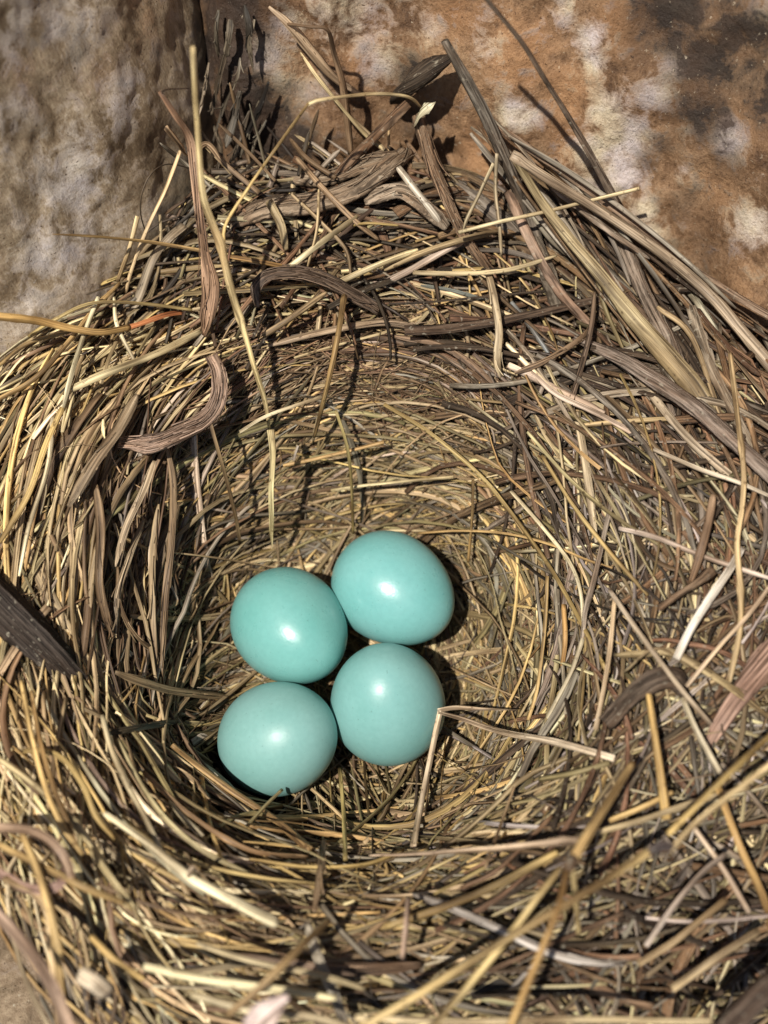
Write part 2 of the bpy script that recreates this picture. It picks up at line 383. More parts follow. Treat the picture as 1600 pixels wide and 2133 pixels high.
lx = np.linspace(-18, 18, 150); ly = np.linspace(-18, 14, 140)
LX, LY = np.meshgrid(lx, ly, indexing='ij')
LZ = -0.9 + 0.35 * fbm(np.stack([LX * .5, LY * .5, LX * 0], -1), 4, 77)
lv = np.stack([LX, LY, LZ], -1).reshape(-1, 3)
M_LEDGE = trunk_material('tan_wood', [(0.36, (0.09, 0.062, 0.038)), (0.45, (0.18, 0.13, 0.08)), (0.53, (0.27, 0.20, 0.13)), (0.64, (0.36, 0.29, 0.2))],
    (1, 1, 1), ((0.5, 0.42, 0.3), (0.45, 0.4, 0.35)), ((0.05, 0.04, 0.03), (0.09, 0.07, 0.05)), (0.5, 0.45, 0.35))
z0 = np.zeros(len(lv))
me = make_mesh('ledge', lv, grid_quads(150, 140), attrs={'pos': ('FLOAT_VECTOR', lv), 'cream': ('FLOAT', z0), 'dark': ('FLOAT', z0), 'orange': ('FLOAT', z0)})
tag(link('ledge', me, M_LEDGE), kind='structure')

# ------------------------------------------------------------------ eggs
def egg_mesh(a=0.96, tp=0.10):
    b = 0.805; nu, nv = 64, 48
    th = np.linspace(0, np.pi, nv)
    ax = np.cos(th); rad = np.sin(th) * (1 - tp * ax)              # narrower at the +x end
    V = [(a * 1.0, 0, 0)]; Q = []; T = []
    for j in range(1, nv - 1):
        for i in range(nu):
            p = 2 * np.pi * i / nu; V.append((a * ax[j], b * rad[j] * np.cos(p), b * rad[j] * np.sin(p)))
    V.append((-a, 0, 0)); last = len(V) - 1
    for j in range(nv - 3):
        for i in range(nu):
            s = 1 + j * nu; k = (i + 1) % nu
            Q.append((s + i, s + k, s + nu + k, s + nu + i))
    me = bpy.data.meshes.new('egg')
    F = Q + [(0, 1 + (i + 1) % nu, 1 + i) for i in range(nu)] + [(last, last - nu + i, last - nu + (i + 1) % nu) for i in range(nu)]
    me.from_pydata([(x * S, y * S, z * S) for x, y, z in V], [], F); me.update()
    me.polygons.foreach_set('use_smooth', np.ones(len(me.polygons), bool))
    return me


EGGS = []
def egg(px, py, zc, ang, tilt, scale, label, a_=0.96, tp=0.10):
    """px,py: centre in the picture; zc: height of its centre; ang: image angle of the narrow end (deg, y up); tilt towards the viewer"""
    d = ray(px, py); t = (zc - CAM[2]) / d[2]; c = CAM + d * t
    V = -d; R_ = norm(np.cross(V, np.cross(RIGHT, V))); R_ = norm(RIGHT - V * np.dot(RIGHT, V)); U = np.cross(V, R_)
    a = math.radians(ang); tl = math.radians(tilt)
    X = (R_ * math.cos(a) + U * math.sin(a)) * math.cos(tl) + V * math.sin(tl)
    Z = norm(V - X * np.dot(V, X)) if abs(np.dot(V, X)) < .99 else norm(U)
    Y = np.cross(Z, X)
    me_ = egg_mesh(a_, tp); me_.materials.append(M_EGGS[len(EGGS)]); o = bpy.data.objects.new('egg', me_); COL.objects.link(o)
    M = Matrix(((X[0] * scale, Y[0] * scale, Z[0] * scale, c[0] * S), (X[1] * scale, Y[1] * scale, Z[1] * scale, c[1] * S), (X[2] * scale, Y[2] * scale, Z[2] * scale, c[2] * S), (0, 0, 0, 1)))
    o.matrix_world = M
    tag(o, label, 'egg', 'four blue eggs in the nest cup')
    EGGS.append((c, X, scale))
egg(606, 1307, 1.00, -45, 42, 1.00, 'glossy blue egg at the left of the upper two, touching the three others')
egg(821, 1229, 1.02, -32, 22, 1.00, 'glossy blue egg farthest up and right, lying most on its side')
egg(580, 1538, 0.94, 20, 50, 0.985, 'pale blue green egg lowest in the clutch beside the brown slanting stem', .93, .05)
egg(807, 1463, 0.96, 100, 55, 1.01, 'roundest blue egg, beside the folded dry grass blade')

# ------------------------------------------------------------------ strand builder
UPN = norm(np.array([0.0, -0.25, 1.0]))
def strands(P, W, TH, K=6, col=None, twist=0.0, curl=0.0, seed=0.0, ref=None, rough=0.0, ridge=0.10):
    """P (M,N,3) centre lines; W, TH (M,N) half widths and half thicknesses. Returns verts, quads, ngons, attrs"""
    Mn, Nn, _ = P.shape
    T = norm(np.gradient(P, axis=1))
    ref = UPN if ref is None else ref
    side = norm(np.cross(T, np.broadcast_to(ref, T.shape)) + 1e-6)
    nor = np.cross(side, T)
    tw = np.broadcast_to(np.asarray(twist), (Mn, Nn))[..., None]
    s2 = side * np.cos(tw) + nor * np.sin(tw); n2 = -side * np.sin(tw) + nor * np.cos(tw)
    th = np.arange(K) / K * 2 * np.pi + (np.pi / K if K == 4 else 0)
    cu = np.broadcast_to(np.asarray(curl), (Mn, Nn))
    ct = np.cos(th); sn = np.sin(th)
    R = 1 + (rough * rng.normal(size=(Mn, Nn, K)) if rough else 0)
    RG = ridge * rng.normal(size=(Mn, 1, K)) + 0.25 * ridge * rng.normal(size=(Mn, 1, K)) * np.sin(np.linspace(0, 6, Nn))[None, :, None]
    R = R + RG
    A = W[..., None] * ct * R; B = TH[..., None] * sn * R + cu[..., None] * W[..., None] * (ct ** 2 - 0.5)
    V = P[:, :, None, :] + A[..., None] * s2[:, :, None, :] + B[..., None] * n2[:, :, None, :]
    base = (np.arange(Mn) * Nn * K)[:, None, None]; j = (np.arange(Nn - 1) * K)[None, :, None]; k = np.arange(K)[None, None, :]; k1 = (k + 1) % K
    a = base + j + k; b = base + j + k1
    Q = np.stack([a, a + K, b + K, b], -1).reshape(-1, 4)
    kk = np.arange(K)
    c0 = (np.arange(Mn) * Nn * K)[:, None] + kk[None, :]; c1 = (np.arange(Mn) * Nn * K + (Nn - 1) * K)[:, None] + kk[None, ::-1]
    NG = np.concatenate([c0, c1])
    s = np.concatenate([np.zeros((Mn, 1)), np.cumsum(np.linalg.norm(np.diff(P, axis=1), axis=2), 1)], 1)
    sd = rng.random((Mn, 1)) * 100
    st = np.stack([np.broadcast_to((s + sd)[..., None], V.shape[:3]), A + B * 0.7, np.broadcast_to((sd * 7.7)[..., None], V.shape[:3])], -1)
    C = np.broadcast_to(col, (Mn, 3)) if np.ndim(col) == 1 else col
    lum = (C @ np.array([.3, .6, .1]))[:, None]; C = C * 0.86 + 0.14 * lum * np.array([1.07, 1.0, 0.80])
    C = np.broadcast_to(C[:, None, None, :], V.shape); C = np.concatenate([C, np.ones(C.shape[:3] + (1,))], -1)
    return V.reshape(-1, 3), Q, NG, st.reshape(-1, 3), C.reshape(-1, 4)

def combine(parts):
    V, Q, G, ST, C = [], [], [], [], []; o = 0
    K = parts[0][2].shape[1]
    for v, q, g, st, c in parts:
        V.append(v); Q.append(q + o); G.append(g + o); ST.append(st); C.append(c); o += len(v)
    return np.concatenate(V), np.concatenate(Q), np.concatenate(G), np.concatenate(ST), np.concatenate(C)

def strand_obj(name, data, mat, parent=None):
    V, Q, G, ST, C = data
    me = make_mesh(name, V, Q, G, {'st': ('FLOAT_VECTOR', ST), 'col': ('FLOAT_COLOR', C)})
    return link(name, me, mat, parent)

# ------------------------------------------------------------------ colours of dry plants
COLS = {
 'gold': (0.50, 0.335, 0.125), 'pale': (0.60, 0.475, 0.26), 'cream': (0.70, 0.59, 0.385), 'tan': (0.40, 0.285, 0.155), 'brown': (0.20, 0.122, 0.064),
 'red': (0.23, 0.128, 0.074), 'grey': (0.28, 0.235, 0.185), 'pink': (0.50, 0.385, 0.30), 'olive': (0.27, 0.21, 0.095), 'dark': (0.075, 0.052, 0.034),
 'lilac': (0.48, 0.41, 0.385), 'amber': (0.40, 0.235, 0.075), 'blue': (0.27, 0.295, 0.275), 'orange': (0.55, 0.20, 0.055)}
PAL = {
 'G': ['gold', 'pale', 'pale', 'cream', 'tan', 'tan', 'gold', 'brown', 'olive'],
 'P': ['gold', 'pale', 'tan', 'olive', 'tan', 'olive', 'brown', 'gold', 'grey'],
 'B': ['brown', 'brown', 'tan', 'red', 'tan', 'grey', 'pale', 'brown', 'pink'],
 'R': ['red', 'red', 'brown', 'tan', 'brown', 'pink', 'tan'],
 'L': ['lilac', 'grey', 'pale', 'grey', 'cream', 'grey', 'tan', 'olive', 'brown', 'pale', 'dark'],
 'D': ['grey', 'brown', 'dark', 'grey', 'tan', 'tan', 'pale', 'brown', 'red', 'pale'],
 'F': ['tan', 'olive', 'brown', 'tan', 'grey', 'pale', 'brown', 'olive', 'gold']}
def colour(name, var=0.22):
    c = np.array(COLS[name]); k = 1 + rng.normal() * var
    return np.clip(c * k * (1 + rng.normal(size=3) * 0.03), 0.01, 0.86)

# x, y, direction, spread (deg), palette, width scale
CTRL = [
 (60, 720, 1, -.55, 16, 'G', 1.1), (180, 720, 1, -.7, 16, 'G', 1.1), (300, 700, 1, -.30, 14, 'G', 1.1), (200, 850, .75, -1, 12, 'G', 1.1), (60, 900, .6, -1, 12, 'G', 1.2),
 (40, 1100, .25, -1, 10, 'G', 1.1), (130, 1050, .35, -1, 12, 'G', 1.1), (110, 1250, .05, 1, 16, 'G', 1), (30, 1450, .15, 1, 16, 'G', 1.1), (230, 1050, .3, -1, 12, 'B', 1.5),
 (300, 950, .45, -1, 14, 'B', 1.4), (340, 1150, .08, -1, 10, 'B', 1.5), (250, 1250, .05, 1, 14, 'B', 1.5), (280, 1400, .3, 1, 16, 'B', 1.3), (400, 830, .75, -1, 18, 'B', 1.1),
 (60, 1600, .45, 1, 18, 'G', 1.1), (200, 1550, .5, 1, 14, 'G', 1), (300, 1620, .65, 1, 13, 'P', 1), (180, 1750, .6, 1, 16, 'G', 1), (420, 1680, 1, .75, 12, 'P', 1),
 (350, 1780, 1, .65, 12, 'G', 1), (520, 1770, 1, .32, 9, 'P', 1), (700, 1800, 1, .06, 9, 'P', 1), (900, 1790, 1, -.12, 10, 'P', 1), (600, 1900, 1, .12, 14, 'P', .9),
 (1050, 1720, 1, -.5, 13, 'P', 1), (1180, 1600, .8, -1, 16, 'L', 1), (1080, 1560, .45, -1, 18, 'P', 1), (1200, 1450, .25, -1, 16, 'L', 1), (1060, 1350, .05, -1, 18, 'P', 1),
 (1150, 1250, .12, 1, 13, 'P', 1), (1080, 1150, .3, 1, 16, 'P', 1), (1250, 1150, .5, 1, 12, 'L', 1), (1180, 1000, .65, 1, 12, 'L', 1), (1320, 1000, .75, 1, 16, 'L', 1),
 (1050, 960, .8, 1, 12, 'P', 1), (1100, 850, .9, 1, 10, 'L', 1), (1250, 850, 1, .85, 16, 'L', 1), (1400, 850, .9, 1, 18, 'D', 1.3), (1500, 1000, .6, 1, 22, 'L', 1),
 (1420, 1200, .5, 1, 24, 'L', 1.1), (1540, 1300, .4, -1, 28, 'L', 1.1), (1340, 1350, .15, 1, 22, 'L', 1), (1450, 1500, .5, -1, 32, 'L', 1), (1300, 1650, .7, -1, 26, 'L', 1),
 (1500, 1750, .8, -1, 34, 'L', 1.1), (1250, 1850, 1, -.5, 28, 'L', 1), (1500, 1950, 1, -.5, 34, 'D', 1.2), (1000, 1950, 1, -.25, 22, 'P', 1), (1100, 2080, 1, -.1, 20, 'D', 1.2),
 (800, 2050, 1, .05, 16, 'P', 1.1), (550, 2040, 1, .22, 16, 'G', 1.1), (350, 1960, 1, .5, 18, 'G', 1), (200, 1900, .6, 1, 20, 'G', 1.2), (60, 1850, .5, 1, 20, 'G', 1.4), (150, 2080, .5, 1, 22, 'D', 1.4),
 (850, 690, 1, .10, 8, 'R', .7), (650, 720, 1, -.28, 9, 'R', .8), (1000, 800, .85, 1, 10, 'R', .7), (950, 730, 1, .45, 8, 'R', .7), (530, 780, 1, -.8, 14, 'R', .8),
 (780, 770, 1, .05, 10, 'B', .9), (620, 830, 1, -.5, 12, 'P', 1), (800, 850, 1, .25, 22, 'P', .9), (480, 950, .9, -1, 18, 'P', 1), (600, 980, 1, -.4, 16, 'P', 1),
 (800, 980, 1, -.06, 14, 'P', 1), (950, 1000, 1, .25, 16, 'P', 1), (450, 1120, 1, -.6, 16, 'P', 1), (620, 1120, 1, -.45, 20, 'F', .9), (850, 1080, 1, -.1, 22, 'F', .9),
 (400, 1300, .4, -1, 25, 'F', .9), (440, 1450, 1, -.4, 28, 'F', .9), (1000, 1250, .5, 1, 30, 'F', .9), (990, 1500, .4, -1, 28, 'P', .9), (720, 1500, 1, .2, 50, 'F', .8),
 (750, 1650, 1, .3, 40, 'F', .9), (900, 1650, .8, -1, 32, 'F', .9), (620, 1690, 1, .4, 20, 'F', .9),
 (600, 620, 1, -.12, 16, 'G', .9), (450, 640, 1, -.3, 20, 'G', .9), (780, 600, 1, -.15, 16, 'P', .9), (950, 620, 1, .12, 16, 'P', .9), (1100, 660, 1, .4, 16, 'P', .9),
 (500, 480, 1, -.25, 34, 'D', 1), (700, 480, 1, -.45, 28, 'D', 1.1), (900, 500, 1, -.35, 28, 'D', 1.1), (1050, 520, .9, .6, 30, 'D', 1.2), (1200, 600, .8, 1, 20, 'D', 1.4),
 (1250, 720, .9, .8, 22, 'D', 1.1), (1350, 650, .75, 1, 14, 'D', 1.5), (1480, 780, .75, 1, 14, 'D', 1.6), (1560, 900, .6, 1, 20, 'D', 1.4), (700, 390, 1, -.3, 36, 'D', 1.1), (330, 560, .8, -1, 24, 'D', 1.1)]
cx = np.array([(c[0], c[1]) for c in CTRL], float); ca = np.array([math.atan2(c[3], c[2]) for c in CTRL])
c2 = np.stack([np.cos(2 * ca), np.sin(2 * ca)], 1)
def weights(p):
    d2 = ((p[:, None, :] - cx[None]) ** 2).sum(-1) + 900.0
    wgt = 1.0 / d2 ** 1.7
    return wgt / wgt.sum(1, keepdims=True)
def field(p):
    v = weights(p) @ c2; return np.arctan2(v[:, 1], v[:, 0]) / 2

def trunk_clear(px, py):
    """True where the photograph shows nest and not trunk"""
    X = [-400, 0, 120, 230, 300, 400, 500, 560, 700, 800, 900, 1000, 1050, 1200, 1350, 1450, 1600, 2000]
    Y = [1150, 760, 660, 600, 540, 400, 345, 345, 350, 350, 370, 395, 410, 490, 540, 620, 730, 1000]
    return (py > np.interp(px, X, Y)) & (py < 1915 + np.maximum(px, -40) * 1.9)

def project_many(px, py, lift, tree=None):
    out = np.empty((len(px), 3)); tree = tree or NEST
    D = DIRV[None] + RIGHT[None] * ((px - 800) / FPX)[:, None] - UPV[None] * ((py - 1066.5) / FPX)[:, None]
    D = norm(D)
    for i in range(len(px)):
        h = tree.ray_cast(CV, Vector(D[i]), 60)
        t = h[3] if h[0] is not None else 23.0
        out[i] = CAM + D[i] * t
    out[:, 2] += lift
    return out

def egg_hits(P, pad=0.02):
    bad = np.zeros(P.shape[0], bool)
    for c, X, s in EGGS:
        d = P - c; ax = d @ X; rad = np.sqrt(np.maximum((d ** 2).sum(-1) - ax ** 2, 0))
        bad |= (((ax / (0.985 * s + pad)) ** 2 + (rad / (0.86 * s + pad)) ** 2) < 1).any(1)
    return bad

def scatter(n, length, Nn, liftrange, spread_mul, uni=0.06, bend=0.25, region=None, fit=3, keep=None):
    px = rng.uniform(-260, 1860, n); py = rng.uniform(330, 2420, n)
    if region is not None:
        px = rng.uniform(region[0], region[2], n); py = rng.uniform(region[1], region[3], n)
    ok = trunk_clear(px, py) ; px, py = px[ok], py[ok]; n = len(px)
    p0 = np.stack([px, py], 1); wts = weights(p0)
    cum = np.cumsum(wts, 1); pick = np.minimum((rng.random((n, 1)) > cum).sum(1), len(CTRL) - 1)
    spread = np.array([c[4] * (1.0 if c[5] in 'GRB' else 1.3) for c in CTRL])[pick]; wsc = np.array([c[6] for c in CTRL])[pick]; pal = [CTRL[i][5] for i in pick]
    off = np.radians(spread) * rng.normal(size=n) * spread_mul
    u = rng.random(n) < uni; off[u] = rng.uniform(-1.5, 1.5, u.sum())
    bn = rng.normal(size=n) * bend
    L = rng.uniform(length[0], length[1], n) ; half = (Nn - 1) // 2
    step = L / (Nn - 1)
    path = np.zeros((n, Nn, 2)); path[:, half] = p0
    for sgn in (1, -1):
        p = p0.copy(); prev = field(p) + (0 if sgn == 1 else np.pi)
        rngk = range(half + 1, Nn) if sgn == 1 else range(half - 1, -1, -1)
        for q, k in enumerate(rngk):
            a = field(p); d = np.cos(a - prev); a = np.where(d < 0, a + np.pi, a); prev = a
            aa = a + off + sgn * bn * (q + 1) / half
            p = p + np.stack([np.cos(aa), np.sin(aa)], 1) * step[:, None]; path[:, k] = p
    good = trunk_clear(path[:, :, 0].ravel(), path[:, :, 1].ravel() + 12).reshape(n, Nn).all(1)
    path = path[good]; n = len(path); wsc = wsc[good]; L = L[good]; pal = [q for q, g in zip(pal, good) if g]
    lift = rng.uniform(liftrange[0], liftrange[1], n)
    tip = rng.uniform(-.18, .10, (n, 1)); tip2 = rng.uniform(-.18, .10, (n, 1)); t = np.linspace(0, 1, Nn)[None]
    P = project_many(path[:, :, 0].ravel(), path[:, :, 1].ravel(), 0).reshape(n, Nn, 3)
    if fit:
        A = np.vander(np.linspace(-1, 1, Nn), fit + 1); PR = A @ np.linalg.pinv(A)
        P = np.einsum('ij,njk->nik', PR, P)
    kn = (rng.random(n) < 0.35); tk = rng.uniform(.2, .8, n); am = rng.normal(size=n) * 0.09 * kn * L / 300
    tt = np.linspace(0, 1, Nn)[None]; tri = np.minimum(tt / tk[:, None], (1 - tt) / (1 - tk[:, None]))
    sdv = norm(np.cross(P[:, -1] - P[:, 0], np.array([0, 0, 1.0])))
    P = P + sdv[:, None, :] * (am[:, None] * tri)[..., None]
    r = np.hypot(P[..., 0], P[..., 1])
    depth = 0.25 + 0.75 * sstep(1.6, 3.2, r)                            # the floor of the cup is packed tighter
    P[..., 2] += (lift[:, None] + tip * (1 - t) ** 3 + tip2 * t ** 3) * depth
    bad = egg_hits(P)
    keepm = ~bad
    return P[keepm], wsc[keepm], [q for q, g in zip(pal, keepm) if g], lift[keepm], L[keepm]

def build_set(P, wsc, pal, lift, wr, kinds, K, lo=-0.6, hi=0.12):
    n, Nn, _ = P.shape; t = np.linspace(0, 1, Nn)[None]
    w0 = rng.uniform(wr[0], wr[1], n) * wsc
    flat = rng.random(n) < kinds                                        # blade or round stem
    wide = np.where(flat, rng.uniform(1.1, 1.9, n), 1.0)
    W = (w0 * wide)[:, None] * (1 + 0.10 * np.sin(t * rng.uniform(3, 12, (n, 1)) + rng.uniform(0, 6, (n, 1))))
    tap = rng.random((n, 1)); W = W * (1 - 0.45 * tap * t ** 2)
    W = W * np.where((rng.random((n, 1)) < 0.35) & (t > 0.93), 0.45, 1)
    TH = np.where(flat[:, None], W * rng.uniform(0.12, 0.28, (n, 1)), W * rng.uniform(0.75, 1.0, (n, 1)))
    curl = np.where(flat, rng.uniform(-0.35, 0.35, n), 0)[:, None]
    tw = rng.normal(size=(n, 1)) * 0.35 + np.where(flat[:, None], rng.normal(size=(n, 1)) * 0.7 * (t - .5) * 2, 0)
    C = np.array([colour(PAL[p][rng.integers(len(PAL[p]))]) for p in pal])
    depth_shade = 0.07 + 1.05 * sstep(lo, hi, lift)                             # deeper straw painted darker, as the shade in the gaps
    C = C * depth_shade[:, None] * np.array([{'L': 0.70, 'D': 0.58, 'B': 0.85, 'R': 0.85, 'F': 0.82, 'P': 0.92}.get(p, 1.0) for p in pal])[:, None]  # L and D darkened: falloff and shadow at the right put into colour
    return P, W, TH, C, tw, curl

# ------------------------------------------------------------------ the nest
nest = bpy.data.objects.new('bird_nest', None); COL.objects.link(nest); nest.empty_display_size = 0.01
tag(nest, 'round bird nest woven from dry straw and grass, holding four blue eggs', 'nest')

# the core under the straw, coloured near black to stand for shade between straws
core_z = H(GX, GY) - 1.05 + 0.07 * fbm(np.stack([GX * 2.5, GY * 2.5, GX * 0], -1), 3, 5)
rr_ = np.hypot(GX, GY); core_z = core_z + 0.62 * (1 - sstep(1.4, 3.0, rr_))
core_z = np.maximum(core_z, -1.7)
cv = np.stack([GX, GY, core_z], -1)
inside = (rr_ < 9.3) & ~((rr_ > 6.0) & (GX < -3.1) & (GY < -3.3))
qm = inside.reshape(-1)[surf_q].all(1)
link('core', make_mesh('core', cv.reshape(-1, 3), surf_q[qm]), M_GAP_SHADE, nest)

mass = []
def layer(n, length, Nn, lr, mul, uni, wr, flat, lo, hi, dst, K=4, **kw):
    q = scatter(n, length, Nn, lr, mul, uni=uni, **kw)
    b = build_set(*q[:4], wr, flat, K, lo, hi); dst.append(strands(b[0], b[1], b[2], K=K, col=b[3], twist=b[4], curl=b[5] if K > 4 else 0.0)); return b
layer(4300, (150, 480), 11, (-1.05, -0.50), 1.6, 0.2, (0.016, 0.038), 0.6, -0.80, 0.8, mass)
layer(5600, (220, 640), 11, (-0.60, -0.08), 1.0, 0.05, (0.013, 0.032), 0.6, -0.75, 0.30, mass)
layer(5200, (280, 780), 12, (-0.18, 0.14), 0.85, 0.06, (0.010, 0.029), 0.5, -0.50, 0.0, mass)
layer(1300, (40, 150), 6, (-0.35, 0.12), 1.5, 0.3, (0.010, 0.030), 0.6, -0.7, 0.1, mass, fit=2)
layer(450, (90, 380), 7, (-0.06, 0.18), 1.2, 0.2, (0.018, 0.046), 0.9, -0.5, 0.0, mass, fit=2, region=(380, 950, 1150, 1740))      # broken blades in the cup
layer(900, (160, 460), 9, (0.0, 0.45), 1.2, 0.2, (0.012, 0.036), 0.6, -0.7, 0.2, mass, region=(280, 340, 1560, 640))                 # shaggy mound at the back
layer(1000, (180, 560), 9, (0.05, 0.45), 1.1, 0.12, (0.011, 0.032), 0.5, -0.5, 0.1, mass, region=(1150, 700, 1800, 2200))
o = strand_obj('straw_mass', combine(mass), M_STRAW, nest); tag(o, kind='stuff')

tw_ = []
for reg, cnt in (((430, 340, 1250, 620), 300), ((1050, 430, 1700, 1050), 340), ((1150, 1100, 1800, 2100), 200)):
    q = scatter(cnt, (140, 620), 13, (0.0, 0.5), 1.3, uni=0.2, region=reg)
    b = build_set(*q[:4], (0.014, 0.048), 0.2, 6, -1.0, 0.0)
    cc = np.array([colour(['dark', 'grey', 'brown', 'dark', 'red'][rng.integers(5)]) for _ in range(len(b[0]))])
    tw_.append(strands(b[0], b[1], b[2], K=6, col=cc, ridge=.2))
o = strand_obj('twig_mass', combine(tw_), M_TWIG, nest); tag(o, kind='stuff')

fib = []
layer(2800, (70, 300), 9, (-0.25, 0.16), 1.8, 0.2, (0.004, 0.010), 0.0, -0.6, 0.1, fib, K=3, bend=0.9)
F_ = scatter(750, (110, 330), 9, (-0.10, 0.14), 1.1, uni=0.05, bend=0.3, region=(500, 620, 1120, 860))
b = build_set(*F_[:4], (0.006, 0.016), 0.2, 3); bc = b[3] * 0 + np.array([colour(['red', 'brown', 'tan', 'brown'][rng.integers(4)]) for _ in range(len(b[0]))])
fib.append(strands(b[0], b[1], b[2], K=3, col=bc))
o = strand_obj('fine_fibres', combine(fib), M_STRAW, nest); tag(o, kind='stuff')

# straws on top, each a part of its own
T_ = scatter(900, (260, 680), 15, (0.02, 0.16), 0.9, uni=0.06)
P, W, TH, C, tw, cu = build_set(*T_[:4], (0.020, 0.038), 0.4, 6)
size = T_[4] * W.mean(1); on = ((P[..., 0] > -7) & (P[..., 0] < 7)).all(1)
order = np.argsort(-size)[:196]
for i in order:
    d = strands(P[i:i + 1], W[i:i + 1], TH[i:i + 1], K=8, col=C[i:i + 1], twist=tw[i:i + 1], curl=cu[i:i + 1])
    strand_obj('straw', d, M_STRAW, nest)

# ------------------------------------------------------------------ pieces one can point to
def piece(name, pts, w, col, flat=False, parent=nest, taper=(1, 1), nodes=(), twist=0.0, curl=0.0, mat=None, rough=0.0, n=None, fuzz=0, thick=None, label=None, cat=None, group=None, K=None, ref=None, widths=None, var=0.05):
    """pts: (px, py, lift cm); w: full width in mm"""
    C3 = np.array([at(a, b_, c) for a, b_, c in pts])
    Nn = n or max(14, 5 * len(pts)); K = K or (10 if (flat or w > 1.8) else 8)
    P = catmull(C3, Nn); t = np.linspace(0, 1, Nn)
    hw = w * (0.034 if w < 2.3 else 0.041) * np.ones(Nn)
    if widths is not None: hw = hw * np.interp(t, np.linspace(0, 1, len(widths)), widths)
    hw *= np.interp(t, [0, 0.12, 0.85, 1], [taper[0], 1, 1, taper[1]])
    for nd in nodes: hw *= 1 + 0.45 * np.exp(-((t - nd) * Nn / 1.1) ** 2)
    ph = rng.uniform(0, 6, 4); hw *= 1 + 0.03 * np.sin(t * 11 + ph[0]) + 0.02 * np.sin(t * 41 + ph[1])
    th = hw * ((thick if thick else 0.16) if flat else 0.9)
    if isinstance(twist, tuple): twist = np.interp(t, np.linspace(0, 1, len(twist)), twist)[None]
    c = colour(col, var) if isinstance(col, str) else np.array(col)
    parts = [strands(P[None], hw[None], th[None], K=K, col=c[None], twist=twist, curl=curl, rough=rough * 0.28, ref=ref, ridge=0.24 if mat is M_TWIG else 0.13)]
    if fuzz:
        Mf = fuzz; idx = rng.integers(0, Nn - 4, Mf); ln = rng.integers(6, 13, Mf) if fuzz < 100 else rng.integers(12, 34, Mf)
        PP = np.zeros((Mf, 7, 3)); TT = norm(np.gradient(P, axis=0)); sd = norm(np.cross(TT, UPN))
        for k in range(Mf):
            tt = np.linspace(idx[k], min(idx[k] + ln[k], Nn - 1), 7)
            q = np.stack([np.interp(tt, np.arange(Nn), P[:, m]) for m in range(3)], 1)
            s_ = np.stack([np.interp(tt, np.arange(Nn), sd[:, m]) for m in range(3)], 1); a0 = rng.uniform(-1, 1); spr = rng.normal() * (0.05 if fuzz < 100 else 0.035)
            hwk = np.interp(tt, np.arange(Nn), hw)[:, None]
            q += s_ * (a0 * hwk + spr * np.linspace(0, 1, 7)[:, None] ** 2) + UPN * (th[idx[k]] + rng.uniform(-.01, .03) + abs(rng.normal()) * (.08 if fuzz < 100 else .03) * np.linspace(0, 1, 7)[:, None] ** 2)
            PP[k] = q
        wf = rng.uniform(.004, .009, (Mf, 1)) * np.ones((1, 7))
        cc = np.clip(c[None] * rng.uniform(.6, 1.5, (Mf, 1)), 0, .8)
        # fibres use the same ring size so that they join one mesh
        parts.append(strands(PP, wf, wf, K=K, col=cc))
    o = strand_obj(name, combine(parts), mat or M_STRAW, parent)
    if label: o['label'] = label
    if parent is None: tag(o, label, cat, group)
    return o

def thing(name, pt, label, cat, group=None):
    o = bpy.data.objects.new(name, None); COL.objects.link(o); o.empty_display_size = 0.005
    o.location = (0, 0, 0)
    return tag(o, label, cat, group)

# --- standing and leaning pieces over the nest (things of their own)
fork = thing('forked_straw', None, 'tall pale forked straw standing up at the upper left, one arm bent over', 'straw')
piece('stem', [(402, 98, 4.6), (412, 270, 3.7), (422, 400, 3.0), (440, 460, 2.6), (460, 510, 2.4), (476, 580, 2.1), (490, 632, 1.7), (512, 700, 1.2), (530, 765, .8), (552, 835, .5), (561, 890, .25)], 1.25, (0.80, 0.62, 0.31), parent=fork, nodes=(0.49, 0.66), widths=(.75, .8, .85, 1, 1.15, 1.2, 1.3, .95, .9, .9, .8), taper=(.9, .7), n=60)
piece('side_stem', [(466, 512, 2.4), (470, 468, 2.5), (515, 395, 2.6), (560, 330, 2.7), (643, 215, 2.9)], 0.62, (0.62, 0.44, 0.17), parent=fork, taper=(1.2, .9), n=30)
piece('side_stem', [(641, 218, 2.9), (655, 211, 2.85), (700, 204, 2.6), (780, 196, 2.0), (850, 202, 1.2), (880, 226, .5)], 0.72, (0.72, 0.58, 0.32), parent=fork, taper=(.9, .6), n=24)
piece('grass_blade', [(332, 190, 1.6), (365, 240, 1.9), (395, 290, 2.0), (405, 360, 2.0), (416, 450, 1.9), (428, 530, 1.6), (440, 600, 1.2), (432, 660, .8), (425, 700, .3)], 1.5, (0.40, 0.24, 0.15), flat=True, parent=None, widths=(.5, .9, 1.1, 1.1, 1.1, 1.1, 2.4, 2.0, .6), curl=.3, fuzz=10, n=44,
      label='reddish brown leaf sheath standing just left of the tall forked straw', cat='grass blade')
piece('grass_blade', [(560, 14, .8), (600, 50, .9), (650, 110, .8), (700, 165, .5), (760, 200, .2)], 2.0, (0.42, 0.30, 0.20), flat=True, parent=None, taper=(.5, .3), curl=.2, widths=(.6, 1.1, 1.2, 1, .5),
      label='broad tan brown grass blade leaning on the trunk at the top centre', cat='grass blade')
piece('stem', [(600, 50, .9), (645, 56, 1.1), (682, 62, 1.1), (695, 110, 1.0), (712, 170, .9), (722, 240, .7), (730, 320, .3)], 1.3, (0.30, 0.19, 0.11), parent=None, widths=(.5, .5, .8, 1, 1.2, 1.2, 1), n=36,
      label='brown stem with a sharp bend at its top, left of the dark bark chunk', cat='stem')
